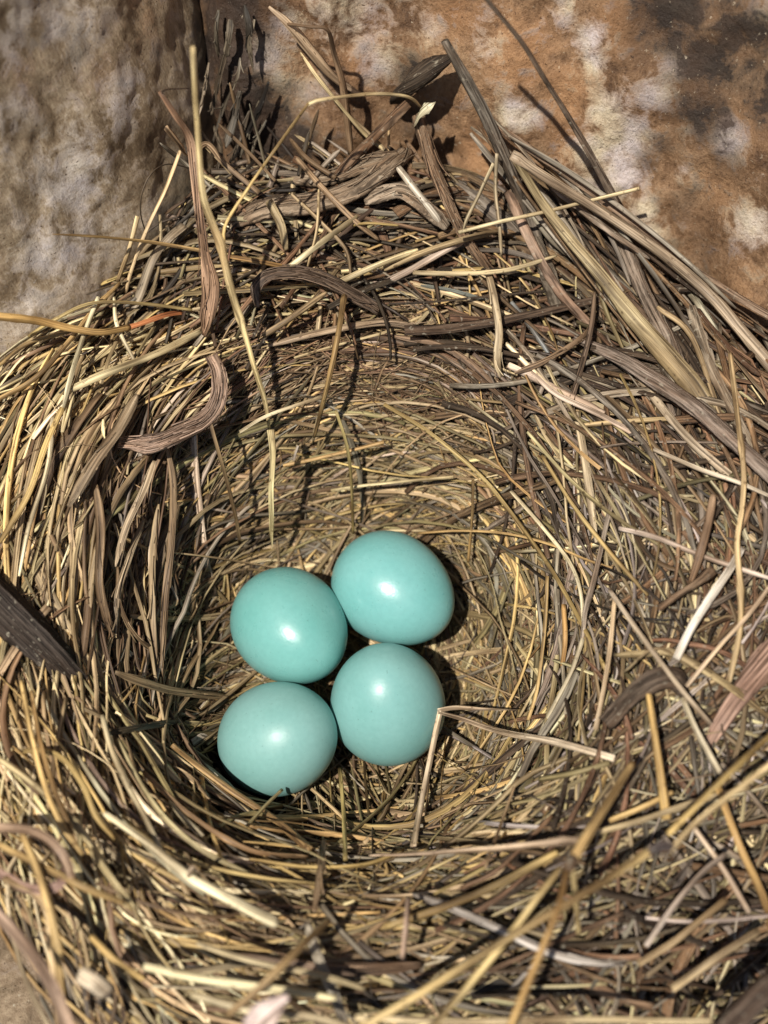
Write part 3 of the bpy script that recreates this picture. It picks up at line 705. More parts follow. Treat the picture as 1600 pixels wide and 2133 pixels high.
piece('straw', [(626, 110, .6), (660, 160, .9), (700, 210, .9), (760, 280, .8), (800, 312, .6), (830, 345, .4)], .8, (0.66, 0.52, 0.28), parent=None, taper=(.4, 1),
      label='thin pale yellow straw slanting down behind the brown bent stem', cat='straw')
piece('weathered_stick', [(925, 86, 1.6), (960, 150, 1.5), (1000, 225, 1.3), (1030, 290, 1.2), (1062, 360, 1.0), (1095, 440, .7), (1125, 520, .5), (1150, 600, .2)], 2.1, (0.20, 0.175, 0.145), parent=None, mat=M_TWIG, rough=.05, taper=(.8, .7), n=44, K=12,
      widths=(.9, 1, 1.1, 1.15, 1.1, 1.25, 1, .8), label='thick grey stick with a broken upper end leaning against the rust brown trunk', cat='stick')
piece('weathered_stick', [(990, -30, 2.6), (1040, 30, 2.3), (1090, 92, 2.0), (1135, 165, 1.7), (1182, 240, 1.3), (1232, 325, 1.0), (1272, 400, .8), (1310, 475, .6), (1345, 570, .4), (1370, 680, .2)], 1.15, (0.22, 0.17, 0.13), parent=None, mat=M_TWIG, rough=.04, n=50, K=8,
      widths=(.7, .7, .75, .9, 1, 1.2, 1.6, 2.0, 2.1, 1.6), label='long thin dark stick running down from the top edge across the rust brown trunk', cat='stick')
piece('bark_chunk', [(945, 118, .5), (905, 140, .7), (870, 165, .75), (840, 190, .6), (815, 215, .2)], 3.9, (0.065, 0.047, 0.032), parent=None, mat=M_TWIG, rough=.13, taper=(.5, .4), thick=.6, flat=True, widths=(.6, .9, 1.1, 1, .5), n=30, K=12,
      label='dark rough chunk of bark stuck to the trunk beside the thick grey stick', cat='bark')
piece('brown_twig', [(872, 238, .9), (884, 285, 1.1), (902, 345, 1.0), (930, 410, .9), (962, 480, .7), (1005, 545, .5), (1040, 590, .2)], 2.1, (0.26, 0.17, 0.105), parent=None, mat=M_TWIG, rough=.09, n=44, widths=(1.2, 1.1, 1.1, .95, .9, .8, .6), K=10, fuzz=14,
      label='knobbly brown twig hanging down the back of the nest below the pale leaf scrap', cat='twig')
piece('leaf_scrap', [(862, 262, 1.05), (876, 238, 1.2), (895, 222, 1.15), (908, 212, 1.0)], 2.2, (0.60, 0.55, 0.38), flat=True, parent=None, taper=(.7, .2), curl=.1, thick=.06, rough=.3, widths=(.6, 1.1, .7, 1.2, .3),
      label='small pale scrap of leaf at the top of the knobbly brown twig', cat='leaf')
piece('straw', [(1066, 322, 1.5), (1150, 378, 1.4), (1240, 432, 1.25), (1330, 492, 1.1), (1400, 545, 1.0), (1480, 615, .9), (1545, 690, .8), (1630, 790, .5)], 1.9, (0.36, 0.27, 0.185), parent=None, n=50, mat=M_STRAW, rough=.03, nodes=(.02,), widths=(.8, 1, 1, 1, 1.1, 1.2, 1.3, 1.5),
      label='middle one of three long brown stems fanning down the upper right side', cat='stem')
piece('straw', [(1072, 330, 1.5), (1125, 415, 1.4), (1180, 490, 1.25), (1250, 572, 1.1), (1312, 652, .95), (1375, 725, .8), (1440, 800, .6), (1500, 880, .3)], 2.2, (0.42, 0.33, 0.18), parent=None, n=50, widths=(.7, .8, 1, 1.2, 1.5, 1.7, 1.8, 1.4), rough=.03,
      label='thick tan olive stem, lowest of the fan down the upper right side', cat='stem')
piece('straw', [(1030, 262, .7), (1120, 322, .8), (1210, 385, .8), (1300, 450, .8), (1420, 545, .8), (1520, 610, .7), (1640, 680, .5)], 1.5, (0.25, 0.17, 0.115), parent=None, n=46, rough=.04, mat=M_TWIG,
      label='thin dark brown stem, uppermost of the fan, close to the trunk', cat='stem')
piece('straw', [(955, 484, 1.2), (1040, 462, 1.25), (1140, 440, 1.3), (1240, 415, 1.2), (1332, 392, 1.1)], .85, (0.76, 0.64, 0.38), parent=None,
      label='pale cut straw lying across the long sticks at the upper right', cat='straw')
piece('straw', [(110, 488, .7), (200, 493, .9), (300, 503, .9), (360, 512, .8), (430, 524, .5)], .7, (0.52, 0.34, 0.13), parent=None, taper=(.5, 1), widths=(.6, .8, .9, 1.1, 1.2),
      label='golden straw jutting out level across the grey brown trunk at the left', cat='straw')
piece('straw', [(-40, 655, 1.1), (30, 662, 1.1), (90, 670, 1.0), (150, 684, .9), (210, 692, .8), (270, 682, .6)], 1.5, (0.62, 0.38, 0.12), parent=None, n=36, widths=(1, 1.1, 1.1, 1, .9, .9),
      label='thick orange gold straw coming in level from the left edge', cat='straw')
piece('straw', [(262, 684, .62), (300, 672, .6), (345, 656, .5), (380, 650, .3)], 1.1, (0.55, 0.19, 0.06), flat=True, label='orange red end of a straw')
piece('straw', [(60, 700, .3), (110, 668, .6), (190, 632, .8), (290, 632, .8), (400, 645, .4)], .8, 'gold')
piece('straw', [(376, 314, .9), (345, 395, .9), (305, 480, .8), (275, 560, .5), (262, 610, .2)], 1.05, (0.46, 0.33, 0.19), parent=None, flat=True, thick=.4,
      label='flat tan straw leaning on the grey brown trunk left of the leaf sheath', cat='straw')
piece('straw', [(286, 450, .6), (268, 520, .6), (245, 585, .3)], .9, 'pale')
piece('bark_strip', [(345, 265, 1.1), (372, 298, 1.2), (395, 325, 1.1), (430, 300, 1.0), (465, 338, 1.0), (505, 372, .9), (540, 402, .8)], 1.25, (0.36, 0.24, 0.14), flat=True, parent=None, curl=.2, n=40,
      label='short brown strip crossing behind the forked straw', cat='bark strip')
piece('root_hair', [(402, 352, .6), (350, 342, .6), (315, 362, .6), (295, 405, .55), (293, 445, .5), (302, 480, .3)], .28, 'dark', parent=None, label='thin dark curled rootlet on the grey brown trunk', cat='rootlet')
piece('root_hair', [(336, 192, 1.7), (350, 186, 1.6), (392, 184, 1.5)], .5, 'dark', parent=None, label='thin dark curled tip at the top of the leaf sheath', cat='tip', flat=True)
piece('root_hair', [(385, 470, .6), (350, 500, .8), (320, 540, .6), (290, 620, .5), (265, 670, .2)], 1.8, (0.28, 0.22, 0.15), flat=True, rough=.1)

# --- hanging straw, stalks in the cup
piece('straw', [(564, 895, 1.2), (569, 950, 1.3), (565, 1020, 1.2), (566, 1080, 1.0), (567, 1150, .5)], 1.1, (0.78, 0.66, 0.34), flat=True, parent=None, thick=.35, curl=.4, widths=(1.4, .9, 1, .9, .2), taper=(1, .2),
      label='bright split straw hanging straight down in the cup above the left egg', cat='straw')
piece('straw', [(717, 618, .9), (706, 690, 1.0), (690, 770, 1.0), (672, 845, .8), (655, 910, .5)], 1.15, (0.42, 0.27, 0.10), parent=None, widths=(1.3, 1, 1, .9, .6),
      label='amber brown stalk sticking up from the back wall of the cup', cat='straw')
piece('straw', [(700, 855, .7), (722, 925, .8), (732, 1000, .7), (736, 1110, .35)], .75, (0.42, 0.33, 0.12))
piece('straw', [(438, 880, .8), (455, 940, .9), (475, 1010, .8), (492, 1080, .7), (500, 1130, .4)], .7, 'brown', flat=True)
piece('straw', [(985, 1000, .4), (983, 1080, .5), (975, 1170, .4)], .65, 'gold')
piece('straw', [(355, 1150, .3), (450, 1162, .35), (560, 1180, .4), (640, 1195, .4), (700, 1222, .3)], .4, 'tan')
piece('straw', [(705, 1390, .12), (740, 1360, .25), (790, 1340, .55), (840, 1338, .75)], .38, (0.60, 0.50, 0.28), parent=None, label='short pale straw bit lying between the two right hand eggs', cat='straw')
piece('straw', [(872, 1110, .4), (960, 1105, .5), (1060, 1112, .5), (1150, 1135, .5), (1220, 1165, .4), (1275, 1184, .3)], .6, (0.46, 0.29, 0.11), n=30)
piece('straw', [(800, 842, .5), (900, 905, .6), (1000, 990, .6), (1060, 1062, .6), (1110, 1130, .55), (1160, 1205, .5), (1212, 1300, .4), (1262, 1395, .3)], .85, (0.58, 0.42, 0.15), n=44)
piece('straw', [(1065, 1024, .5), (1130, 1098, .6), (1185, 1170, .6), (1208, 1230, .5), (1215, 1300, .4)], .85, 'cream', n=30)
piece('straw', [(945, 994, .4), (850, 1002, .5), (770, 1010, .5), (690, 1022, .4)], .75, 'pale')
piece('straw', [(590, 970, .4), (700, 945, .5), (800, 920, .5)], .9, 'gold')
piece('straw', [(500, 900, .5), (560, 865, .6), (670, 827, .5)], .8, 'cream')

# --- folded blade by the lower right egg
fold = thing('folded_blade', None, 'pinkish cream grass blade folded sharply over beside the lower right egg', 'grass blade')
piece('blade_section', [(916, 1480, 1.35), (905, 1535, 1.2), (892, 1600, 1.0), (874, 1690, .7), (860, 1765, .35)], 1.15, (0.66, 0.52, 0.37), flat=True, parent=fold, thick=.3, curl=.3, n=26)
piece('blade_section', [(912, 1480, 1.36), (950, 1474, 1.25), (1010, 1477, 1.0), (1076, 1479, .8)], 1.0, (0.68, 0.55, 0.40), flat=True, parent=fold, thick=.3, twist=(0, .3, .9, 1.4), taper=(1, .3), n=22)
piece('blade_section', [(914, 1484, 1.36), (965, 1498, 1.2), (1010, 1514, 1.0), (1060, 1528, .9), (1150, 1544, .7), (1220, 1562, .6), (1280, 1580, .5)], 1.35, (0.74, 0.60, 0.44), flat=True, parent=fold, thick=.25, twist=(0.9, .5, .1, 0, .1, 0), curl=.25, n=34)

# --- left side
piece('wood_piece', [(-60, 1200, .2), (0, 1262, .25), (60, 1320, .2), (115, 1372, .1), (175, 1435, -.2)], 5.2, (0.055, 0.042, 0.034), parent=None, mat=M_TWIG, rough=.05, n=34, K=14, widths=(1, 1, .95, .85, .7), label='thick dark brown piece of wood poking in from the left edge of the nest', cat='wood')
piece('bark_strip', [(440, 740, .6), (456, 775, .7), (456, 825, .7), (432, 872, .7), (375, 902, .7), (315, 925, .6), (250, 925, .1)], 2.5, (0.33, 0.22, 0.165), flat=True, parent=None, thick=.12, n=60, fuzz=130, K=18, curl=.35, twist=(0, .5, -.2, .3, .1), widths=(.8, 1, 1, 1.1, 1, 1.2, .3), rough=.05,
      label='furry pinkish brown bark strip curled like a hook at the upper left of the cup', cat='bark strip')
piece('bark_strip', [(536, 640, .7), (532, 600, .9), (560, 572, 1.0), (620, 568, 1.0), (680, 585, .9), (730, 612, .7), (790, 650, .4)], 2.3, (0.15, 0.10, 0.07), flat=True, parent=None, thick=.12, n=56, fuzz=130, K=18, curl=-.3, twist=(.6, .1, .3, -.2), rough=.06, taper=(.4, .2),
      label='dark brown fibrous strip arched over the back rim with frayed fibres below', cat='bark strip')
for pts, wd, c in [
    ([(285, 822, .3), (245, 895, .4), (195, 965, .4), (142, 1055, .3)], 2.9, (0.52, 0.39, 0.25)),
    ([(322, 960, .3), (300, 1020, .4), (262, 1100, .4), (240, 1180, .2)], 2.0, (0.50, 0.37, 0.24)),
    ([(350, 935, .3), (362, 1010, .4), (358, 1120, .4), (345, 1240, .4), (336, 1410, .2)], 2.0, (0.34, 0.225, 0.125)),
    ([(330, 1050, .2), (318, 1160, .3), (318, 1290, .3), (325, 1400, .2)], 2.0, (0.42, 0.30, 0.17)),
    ([(200, 1010, .2), (210, 1100, .3), (208, 1220, .3), (235, 1330, .2)], 2.1, (0.30, 0.19, 0.10)),
    ([(245, 1180, .2), (250, 1260, .3), (290, 1330, .3), (350, 1372, .2)], 1.2, (0.36, 0.25, 0.14)),
    ([(300, 1080, .2), (270, 1160, .3), (245, 1240, .3), (240, 1320, .2)], 1.5, (0.56, 0.42, 0.27)),
    ([(240, 1400, .3), (300, 1422, .4), (370, 1440, .4), (480, 1452, .2)], 2.0, (0.24, 0.165, 0.09)),
    ([(225, 1528, .3), (290, 1515, .4), (372, 1502, .2)], 1.9, (0.10, 0.075, 0.045)),
    ([(1015, 560, .7), (1030, 625, .9), (1040, 690, .8), (1036, 750, .6), (1045, 790, .3)], 2.2, (0.60, 0.47, 0.30)),
    ([(1198, 850, .3), (1212, 920, .4), (1225, 1000, .4), (1242, 1130, .3)], 1.9, (0.62, 0.49, 0.33)),
    ([(1072, 778, .6), (1130, 755, .7), (1200, 712, .7), (1235, 680, .4)], 1.6, (0.30, 0.19, 0.11)),
    ([(675, 1748, .4), (668, 1810, .5), (655, 1900, .4)], 1.7, (0.36, 0.24, 0.14)),
    ([(1280, 1365, .5), (1340, 1362, .6), (1395, 1358, .7), (1450, 1385, .7), (1520, 1430, .6), (1610, 1500, .4)], 1.9, (0.50, 0.37, 0.19)),
    ([(860, 1862, .4), (940, 1890, .6), (1040, 1935, .6), (1150, 1985, .6), (1240, 2005, .5), (1330, 2005, .3)], 1.9, (0.50, 0.44, 0.40)),
    ([(640, 1925, .4), (665, 2000, .6), (700, 2080, .6), (725, 2150, .5)], 2.0, (0.38, 0.33, 0.27)),
    ([(1240, 608, .9), (1232, 680, 1.0), (1212, 760, .8), (1180, 868, .4)], 1.3, (0.20, 0.13, 0.085)),
    ([(880, 2010, .2), (760, 2020, .3), (600, 2010, .3), (450, 1985, .2)], 2.6, (0.30, 0.19, 0.12)),
    ([(620, 1390, .05), (500, 1425, .1), (400, 1440, .2)], .9, (0.5, 0.4, 0.3)),
    ([(1320, 1500, .3), (1300, 1600, .4), (1240, 1700, .3)], 2.4, (0.24, 0.165, 0.10)),
    ([(560, 720, .2), (680, 690, .35), (800, 672, .35), (900, 690, .3)], 2.2, (0.44, 0.31, 0.20)),
    ([(820, 700, .2), (920, 720, .3), (1000, 775, .3), (1060, 850, .2)], 2.0, (0.33, 0.21, 0.13))]:
    piece('grass_blade', pts, wd * 0.8, np.array(c) * .8, flat=True, curl=rng.uniform(-.3, .3), twist=(rng.uniform(-.4, .4), rng.uniform(-.4, .4)), taper=(.5, .35), n=30, rough=.02, fuzz=4)

# --- upper left straws
for pts, wd, c in [
    ([(205, 620, .6), (182, 680, .6), (152, 770, .6), (132, 850, .4)], 1.15, 'cream'),
    ([(130, 850, .4), (95, 930, .4), (60, 1030, .4), (0, 1130, .3)], 1.3, 'gold'),
    ([(238, 620, .6), (245, 680, .6), (285, 760, .4)], .9, 'cream'),
    ([(140, 815, .4), (230, 775, .5), (330, 735, .5), (420, 690, .3)], 1.5, 'pale'),
    ([(0, 760, .3), (60, 715, .4), (150, 690, .4)], .8, 'gold'),
    ([(-20, 840, .3), (70, 790, .5), (140, 715, .5), (200, 640, .5), (250, 590, .4)], 1.1, 'gold'),
    ([(110, 870, .4), (100, 970, .4), (60, 1100, .4), (40, 1200, .3)], .9, 'cream'),
    ([(170, 760, .3), (130, 900, .4), (150, 780, .3)], .5, 'pale'),
    ([(605, 555, .8), (670, 505, .9), (745, 450, .8)], 1.35, (0.74, 0.63, 0.38)),
    ([(700, 590, .7), (790, 550, .8), (870, 520, .7)], 1.2, (0.62, 0.50, 0.28)),
    ([(608, 405, .8), (665, 460, .9), (720, 520, .8), (732, 580, .5)], .8, 'tan'),
    ([(665, 395, 1.0), (660, 480, 1.0), (640, 560, .7)], .7, 'tan'),
    ([(548, 700, .5), (610, 660, .7), (680, 610, .8)], 1.2, 'tan'),
    ([(560, 420, .8), (585, 470, .8), (595, 520, .6)], 1.8, 'tan'),
    ([(480, 535, .8), (540, 545, .9), (600, 558, .7)], .9, 'amber'),
    ([(800, 560, .6), (870, 530, .7), (960, 500, .8), (1040, 480, .7)], 1.3, (0.50, 0.37, 0.20)),
    ([(800, 590, .5), (860, 560, .6), (930, 520, .7), (965, 505, .6)], 1.5, (0.50, 0.38, 0.30)),
    ([(860, 568, .8), (960, 570, .9), (1060, 562, .9), (1160, 532, .9)], .95, (0.72, 0.58, 0.34)),
    ([(830, 350, .9), (860, 390, 1.0), (900, 440, .9), (920, 470, .7)], 1.5, (0.62, 0.55, 0.46)),
    ([(1035, 320, 1.5), (1032, 400, 1.3), (1040, 470, 1.1), (1045, 530, .8)], .9, (0.42, 0.33, 0.21)),
    ([(1028, 340, 1.4), (1000, 400, 1.3), (975, 450, 1.1), (965, 480, .9)], .8, (0.45, 0.36, 0.22)),
    ([(700, 370, .8), (640, 330, .9), (605, 290, .6)], 1.0, 'brown'),
    ([(620, 330, .8), (680, 400, .9), (740, 460, .8), (790, 500, .5)], 1.1, 'tan'),
    ([(735, 470, .7), (770, 465, .9), (830, 470, .7)], .6, 'gold'),
    ([(1078, 740, .5), (1150, 815, .6), (1220, 850, .6), (1270, 875, .6), (1340, 920, .5), (1400, 1010, .4)], 1.25, (0.70, 0.55, 0.44)),
    ([(1055, 715, .5), (1110, 770, .6), (1180, 840, .5)], .9, 'cream'),
    ([(1060, 760, .5), (1160, 810, .55), (1260, 860, .5)], 1.5, (0.72, 0.57, 0.46)),
    ([(1215, 886, .5), (1300, 878, .6), (1405, 872, .5)], 1.0, 'tan'),
    ([(1362, 936, .6), (1460, 978, .7), (1540, 1005, .7), (1640, 1050, .5)], .9, (0.72, 0.62, 0.50)),
    ([(1290, 1100, .5), (1370, 1120, .5), (1470, 1160, .6), (1620, 1210, .6)], .9, (0.62, 0.50, 0.42)),
    ([(1100, 900, .4), (1180, 990, .5), (1260, 1060, .5), (1380, 1140, .4)], .9, 'pale'),
    ([(1130, 950, .4), (1200, 1060, .5), (1280, 1160, .5), (1350, 1240, .3)], .9, 'gold'),
    ([(1440, 880, .4), (1420, 940, .5), (1395, 1000, .4)], .7, 'brown'),
    ([(1240, 560, 1.0), (1260, 640, .8), (1300, 730, .6)], 1.0, 'olive'),
    ([(1370, 640, .9), (1440, 700, .8), (1500, 860, .5), (1540, 930, .4)], 1.2, 'tan'),
    ([(850, 590, .3), (940, 605, .4), (1010, 625, .4)], .9, 'blue'), ([(1065, 630, .5), (1110, 690, .5), (1145, 740, .4)], 1.1, 'blue')]:
    piece('straw', pts, wd, c, taper=(.9, .6), n=24)

# --- grey roots and woody bits at the back
piece('root', [(480, 470, .3), (560, 440, .5), (650, 430, .6), (740, 400, .7), (810, 350, .7), (850, 320, .5)], 3.2, (0.28, 0.21, 0.145), mat=M_TWIG, rough=.12, n=60, K=18, taper=(.5, .7), fuzz=20, label='thick woody root')
piece('root', [(600, 370, .3), (680, 375, .5), (760, 345, .7), (830, 325, .7)], 2.6, (0.30, 0.23, 0.16), mat=M_TWIG, rough=.10, n=50, K=16, taper=(.4, .6), fuzz=14)
piece('root', [(700, 365, .6), (740, 325, .9), (790, 275, .9), (850, 215, .7)], 1.9, (0.24, 0.15, 0.09), mat=M_TWIG, rough=.08, n=34, K=10, taper=(.6, .9), label='reddish brown woody stem')
piece('root', [(760, 420, .6), (830, 400, .7), (880, 430, .8), (930, 475, .7)], 2.4, (0.34, 0.27, 0.20), mat=M_TWIG, rough=.14, n=50, K=16, taper=(.5, .5), fuzz=14)
piece('root', [(940, 380, .4), (1010, 430, .5), (1080, 490, .5)], 2.6, (0.20, 0.17, 0.14), mat=M_TWIG, rough=.09, n=34, K=12, taper=(.6, .6))
piece('root', [(1110, 500, .6), (1140, 570, .7), (1165, 640, .5)], 2.6, (0.27, 0.23, 0.18), mat=M_TWIG, rough=.07, n=34, K=12)
piece('root', [(1060, 400, .8), (1100, 490, .9), (1160, 600, .8), (1230, 680, .5)], 1.9, (0.32, 0.22, 0.16), mat=M_TWIG, rough=.07, n=40, K=10)
piece('root', [(1300, 500, .6), (1340, 600, .8), (1390, 700, .7), (1440, 820, .5), (1500, 930, .3)], 2.8, (0.24, 0.19, 0.15), mat=M_TWIG, rough=.10, n=50, K=12)
piece('root', [(1200, 540, .5), (1280, 630, .6), (1370, 740, .6), (1460, 880, .4)], 1.6, (0.30, 0.25, 0.19), mat=M_TWIG, rough=.08, n=40, K=10)
piece('root', [(1440, 640, .8), (1480, 760, .7), (1530, 860, .6), (1580, 960, .4)], 2.0, (0.28, 0.23, 0.17), mat=M_TWIG, rough=.08, n=40, K=10)
piece('weathered_stick', [(1200, 705, .5), (1290, 745, .8), (1370, 795, .9), (1450, 850, .9), (1530, 920, .9), (1640, 1020, .7)], 2.4, (0.26, 0.205, 0.17), parent=None, mat=M_TWIG, rough=.06, n=50, K=12, widths=(.5, .9, 1.1, 1, 1, 1.1),
      label='grey curved woody stem running to the right edge below the fan of stems', cat='stem')
piece('root', [(1300, 740, .6), (1380, 850, .6), (1440, 920, .6), (1520, 990, .5)], 1.6, (0.52, 0.41, 0.29), mat=M_STRAW, rough=.05)

for k in range(24):                                    # thin stems packed against the rust brown trunk
    x0, y0 = rng.uniform(960, 1180), 0; y0 = 235 + (x0 - 960) * .55 + rng.uniform(-30, 60)
    L_ = rng.uniform(220, 620); a_ = math.radians(rng.uniform(34, 60)); bend_ = rng.uniform(-25, 25); l0 = rng.uniform(.25, .9)
    pts = [(x0 + L_ * q * math.cos(a_) - bend_ * math.sin(a_) * 4 * q * (1 - q), y0 + L_ * q * math.sin(a_) + bend_ * 4 * q * (1 - q), l0 + (.15 if 0 < q < 1 else 0)) for q in (0, .25, .5, .75, 1)]
    dk = k % 3 != 0
    piece('dry_stem', pts, rng.uniform(.5, 1.5), ['dark', 'brown', 'grey', 'brown'][k % 4] if dk else 'grey', flat=k % 2 == 0, mat=M_TWIG if dk else M_STRAW, taper=(.5, .4), n=26, thick=.4)
for k in range(20):                                    # thin stems and tips in the gap and along the back
    x0 = rng.uniform(430, 930); y0 = rng.uniform(330, 400); L_ = rng.uniform(70, 200); a_ = math.radians(rng.uniform(-150, -35)); l0 = rng.uniform(.15, .7)
    pts = [(x0 + L_ * q * math.cos(a_), y0 + L_ * q * math.sin(a_) + 14 * q * q, l0 + .1 * q) for q in (0, .5, 1)]
    piece('dry_stem', pts, rng.uniform(.4, 1.0), ['dark', 'brown', 'tan', 'grey'][k % 4], taper=(.8, .2), n=18)

# --- right side
piece('noded_stem', [(1521, 738, .9), (1530, 820, 1.0), (1540, 900, 1.0), (1549, 985, 1.0), (1545, 1060, 1.0), (1535, 1130, 1.0), (1540, 1200, 1.0), (1543, 1255, .95), (1540, 1320, .9), (1518, 1420, .6)], 1.15, (0.55, 0.39, 0.20), parent=None, nodes=(.36, .76), n=64,
      label='upright tan stem with two knots near the right edge', cat='stem')
piece('grass_blade', [(1486, 1030, .8), (1474, 1090, .9), (1458, 1150, .8), (1438, 1215, .5)], 1.5, (0.40, 0.26, 0.16), flat=True, parent=None, thick=.4, taper=(.6, .7), label='short stiff brown blade left of the knotted upright stem', cat='grass blade')
piece('brown_twig', [(1372, 1268, .7), (1410, 1240, .8), (1450, 1215, .85), (1482, 1190, .7)], 1.3, (0.24, 0.16, 0.10), parent=None, mat=M_TWIG, rough=.08, widths=(1, .9, 1, 1.9), label='short brown twig ending in a knob at the right', cat='twig')
piece('grass_blade', [(1408, 1372, .8), (1438, 1310, .9), (1475, 1250, .9), (1520, 1185, .8), (1545, 1140, .6)], 1.5, (0.70, 0.64, 0.56), flat=True, parent=None, thick=.35, curl=.3, label='whitish grey split blade slanting up beside the knotted stem', cat='grass blade')
piece('dry_leaf', [(1640, 1330, .5), (1590, 1390, .6), (1545, 1445, .55), (1500, 1510, .45), (1460, 1580, .2)], 4.2, (0.42, 0.26, 0.20), flat=True, parent=None, thick=.05, curl=.12, n=36, widths=(1.1, 1.2, .85, .6, .25), taper=(1, .5), rough=.015, label='pinkish brown dry leaf blade at the right edge', cat='leaf')
piece('straw', [(1270, 1230, .7), (1325, 1310, .9), (1380, 1385, 1.0), (1430, 1450, 1.0), (1480, 1508, .8)], 1.1, (0.50, 0.40, 0.30), parent=None, label='grey tan straw slanting over the dark knobbly twig', cat='straw')
piece('straw', [(1422, 1455, .9), (1450, 1520, 1.0), (1478, 1570, .9), (1502, 1612, .7)], 1.1, (0.80, 0.70, 0.50), parent=None, label='short cream straw left of the pinkish leaf blade', cat='straw')
piece('straw', [(1300, 1400, .7), (1370, 1350, .9), (1450, 1400, .3)], .5, 'tan')
piece('straw', [(1280, 1250, .5), (1270, 1350, .7), (1258, 1430, .7), (1240, 1520, .5)], 1.0, (0.50, 0.36, 0.22))
piece('straw', [(1430, 1430, .8), (1500, 1345, 1.0), (1560, 1280, 1.0), (1620, 1200, .9)], .85, (0.55, 0.40, 0.27))
piece('dark_twig', [(1270, 1505, .5), (1310, 1460, .7), (1360, 1425, .9), (1400, 1420, .7), (1425, 1450, .3)], 2.6, (0.13, 0.095, 0.07), parent=None, mat=M_TWIG, rough=.13, n=36, K=12, widths=(1, .9, 1.1, 1.2, .5), label='dark knobbly twig end bent over at the right wall of the nest', cat='twig')
piece('straw', [(1350, 1440, .9), (1362, 1520, 1.1), (1374, 1600, 1.1), (1388, 1705, .9)], 1.15, (0.56, 0.36, 0.12), parent=None, widths=(.8, 1, 1.1, 1.5), label='amber straw hanging down from the dark knobbly twig', cat='straw')
piece('straw', [(1215, 1330, .4), (1190, 1400, .5), (1150, 1480, .5), (1120, 1540, .3)], .85, 'cream')
piece('straw', [(1140, 1200, .3), (1135, 1300, .4), (1120, 1430, .4), (1100, 1500, .3)], .8, 'gold')
piece('straw', [(1175, 1260, .4), (1178, 1330, .5), (1172, 1390, .3)], 1.0, 'amber')
piece('straw', [(1125, 1625, .5), (1200, 1610, .6), (1270, 1590, .5)], 1.1, 'olive')

# --- bottom right: big crossing stems
bigx = thing('crossing_straw', None, 'long golden straw crossing the lower right corner, with a grey knot in it', 'straw')
piece('stem', [(1360, 1770, 2.3), (1290, 1815, 2.4), (1200, 1872, 2.4), (1050, 1960, 2.4), (900, 2055, 2.3), (740, 2150, 2.1)], 1.25, (0.62, 0.44, 0.18), parent=bigx, n=40)
piece('stem', [(1396, 1772, 2.3), (1450, 1715, 2.3), (1510, 1665, 2.3), (1620, 1580, 2.2)], 1.1, (0.66, 0.49, 0.25), parent=bigx, n=30)
piece('stem', [(1392, 1738, 2.35), (1450, 1680, 2.4), (1520, 1610, 2.4), (1620, 1520, 2.3)], 1.0, (0.46, 0.31, 0.10), parent=bigx, n=30)
piece('knot', [(1352, 1774, 2.35), (1368, 1765, 2.36), (1384, 1760, 2.36), (1402, 1764, 2.3)], 1.4, (0.14, 0.12, 0.13), parent=bigx, mat=M_TWIG, rough=.1, taper=(.7, .7), n=16)
cr = thing('branched_straw', None, 'amber straw forking at a brown knot, both legs reaching the bottom edge', 'straw')
piece('stem', [(1318, 1590, 1.3), (1280, 1650, 1.7), (1240, 1715, 2.0), (1195, 1790, 2.3)], 1.35, (0.46, 0.30, 0.12), parent=cr, widths=(.9, 1, 1.1, 1.2))
piece('stem', [(1182, 1812, 2.35), (1160, 1900, 2.45), (1115, 2010, 2.5), (1050, 2170, 2.4)], 1.35, (0.55, 0.34, 0.11), parent=cr, widths=(.8, .9, 1, 1.1), n=30)
piece('stem', [(1168, 1806, 2.3), (1120, 1868, 2.3), (1040, 1975, 2.3), (960, 2070, 2.2), (870, 2170, 2.1)], 1.05, (0.60, 0.44, 0.18), parent=cr, n=30)
piece('stem', [(1192, 1810, 2.2), (1198, 1860, 1.9), (1205, 1945, 1.3)], .8, (0.60, 0.45, 0.20), parent=cr)
piece('knot', [(1196, 1785, 2.33), (1186, 1800, 2.36), (1178, 1815, 2.34)], 1.7, (0.27, 0.17, 0.10), parent=cr, mat=M_TWIG, rough=.1, taper=(.6, .6), n=14)
piece('straw', [(770, 1782, .6), (880, 1778, .9), (1000, 1770, 1.1), (1110, 1760, 1.2), (1155, 1755, 1.2), (1210, 1752, 1.1)], .95, (0.62, 0.46, 0.33), parent=None, nodes=(.93,), widths=(.5, .8, 1, 1.1, 1.3, 1.6), n=40, label='pinkish tan straw lying level below the cup, ending in a pale knot', cat='straw')
piece('straw', [(800, 1930, .6), (920, 1890, .9), (1040, 1840, 1.0), (1160, 1775, 1.0)], 1.15, 'gold')
piece('straw', [(1200, 1745, .8), (1330, 1710, 1.0), (1450, 1670, 1.0), (1560, 1640, .8)], 1.0, 'pale')
piece('straw', [(1270, 1710, .7), (1340, 1680, .9), (1400, 1650, .8)], 1.1, 'gold')
piece('straw', [(1078, 1620, .6), (1050, 1700, .8), (1010, 1808, .9)], .6, 'tan'); piece('straw', [(1010, 1808, .9), (960, 1835, .8), (905, 1862, .6)], .6, 'gold')
piece('straw', [(1620, 1905, 1.0), (1500, 1918, 1.1), (1420, 1920, 1.0), (1345, 1912, .8)], .75, 'lilac')
piece('straw', [(1330, 2008, .9), (1400, 1965, 1.1), (1450, 1925, 1.2), (1512, 1875, 1.1)], 1.3, (0.44, 0.31, 0.16))
piece('straw', [(1345, 1970, .9), (1400, 1890, 1.1), (1460, 1820, 1.1), (1510, 1780, 1.0)], 1.1, (0.48, 0.41, 0.36))
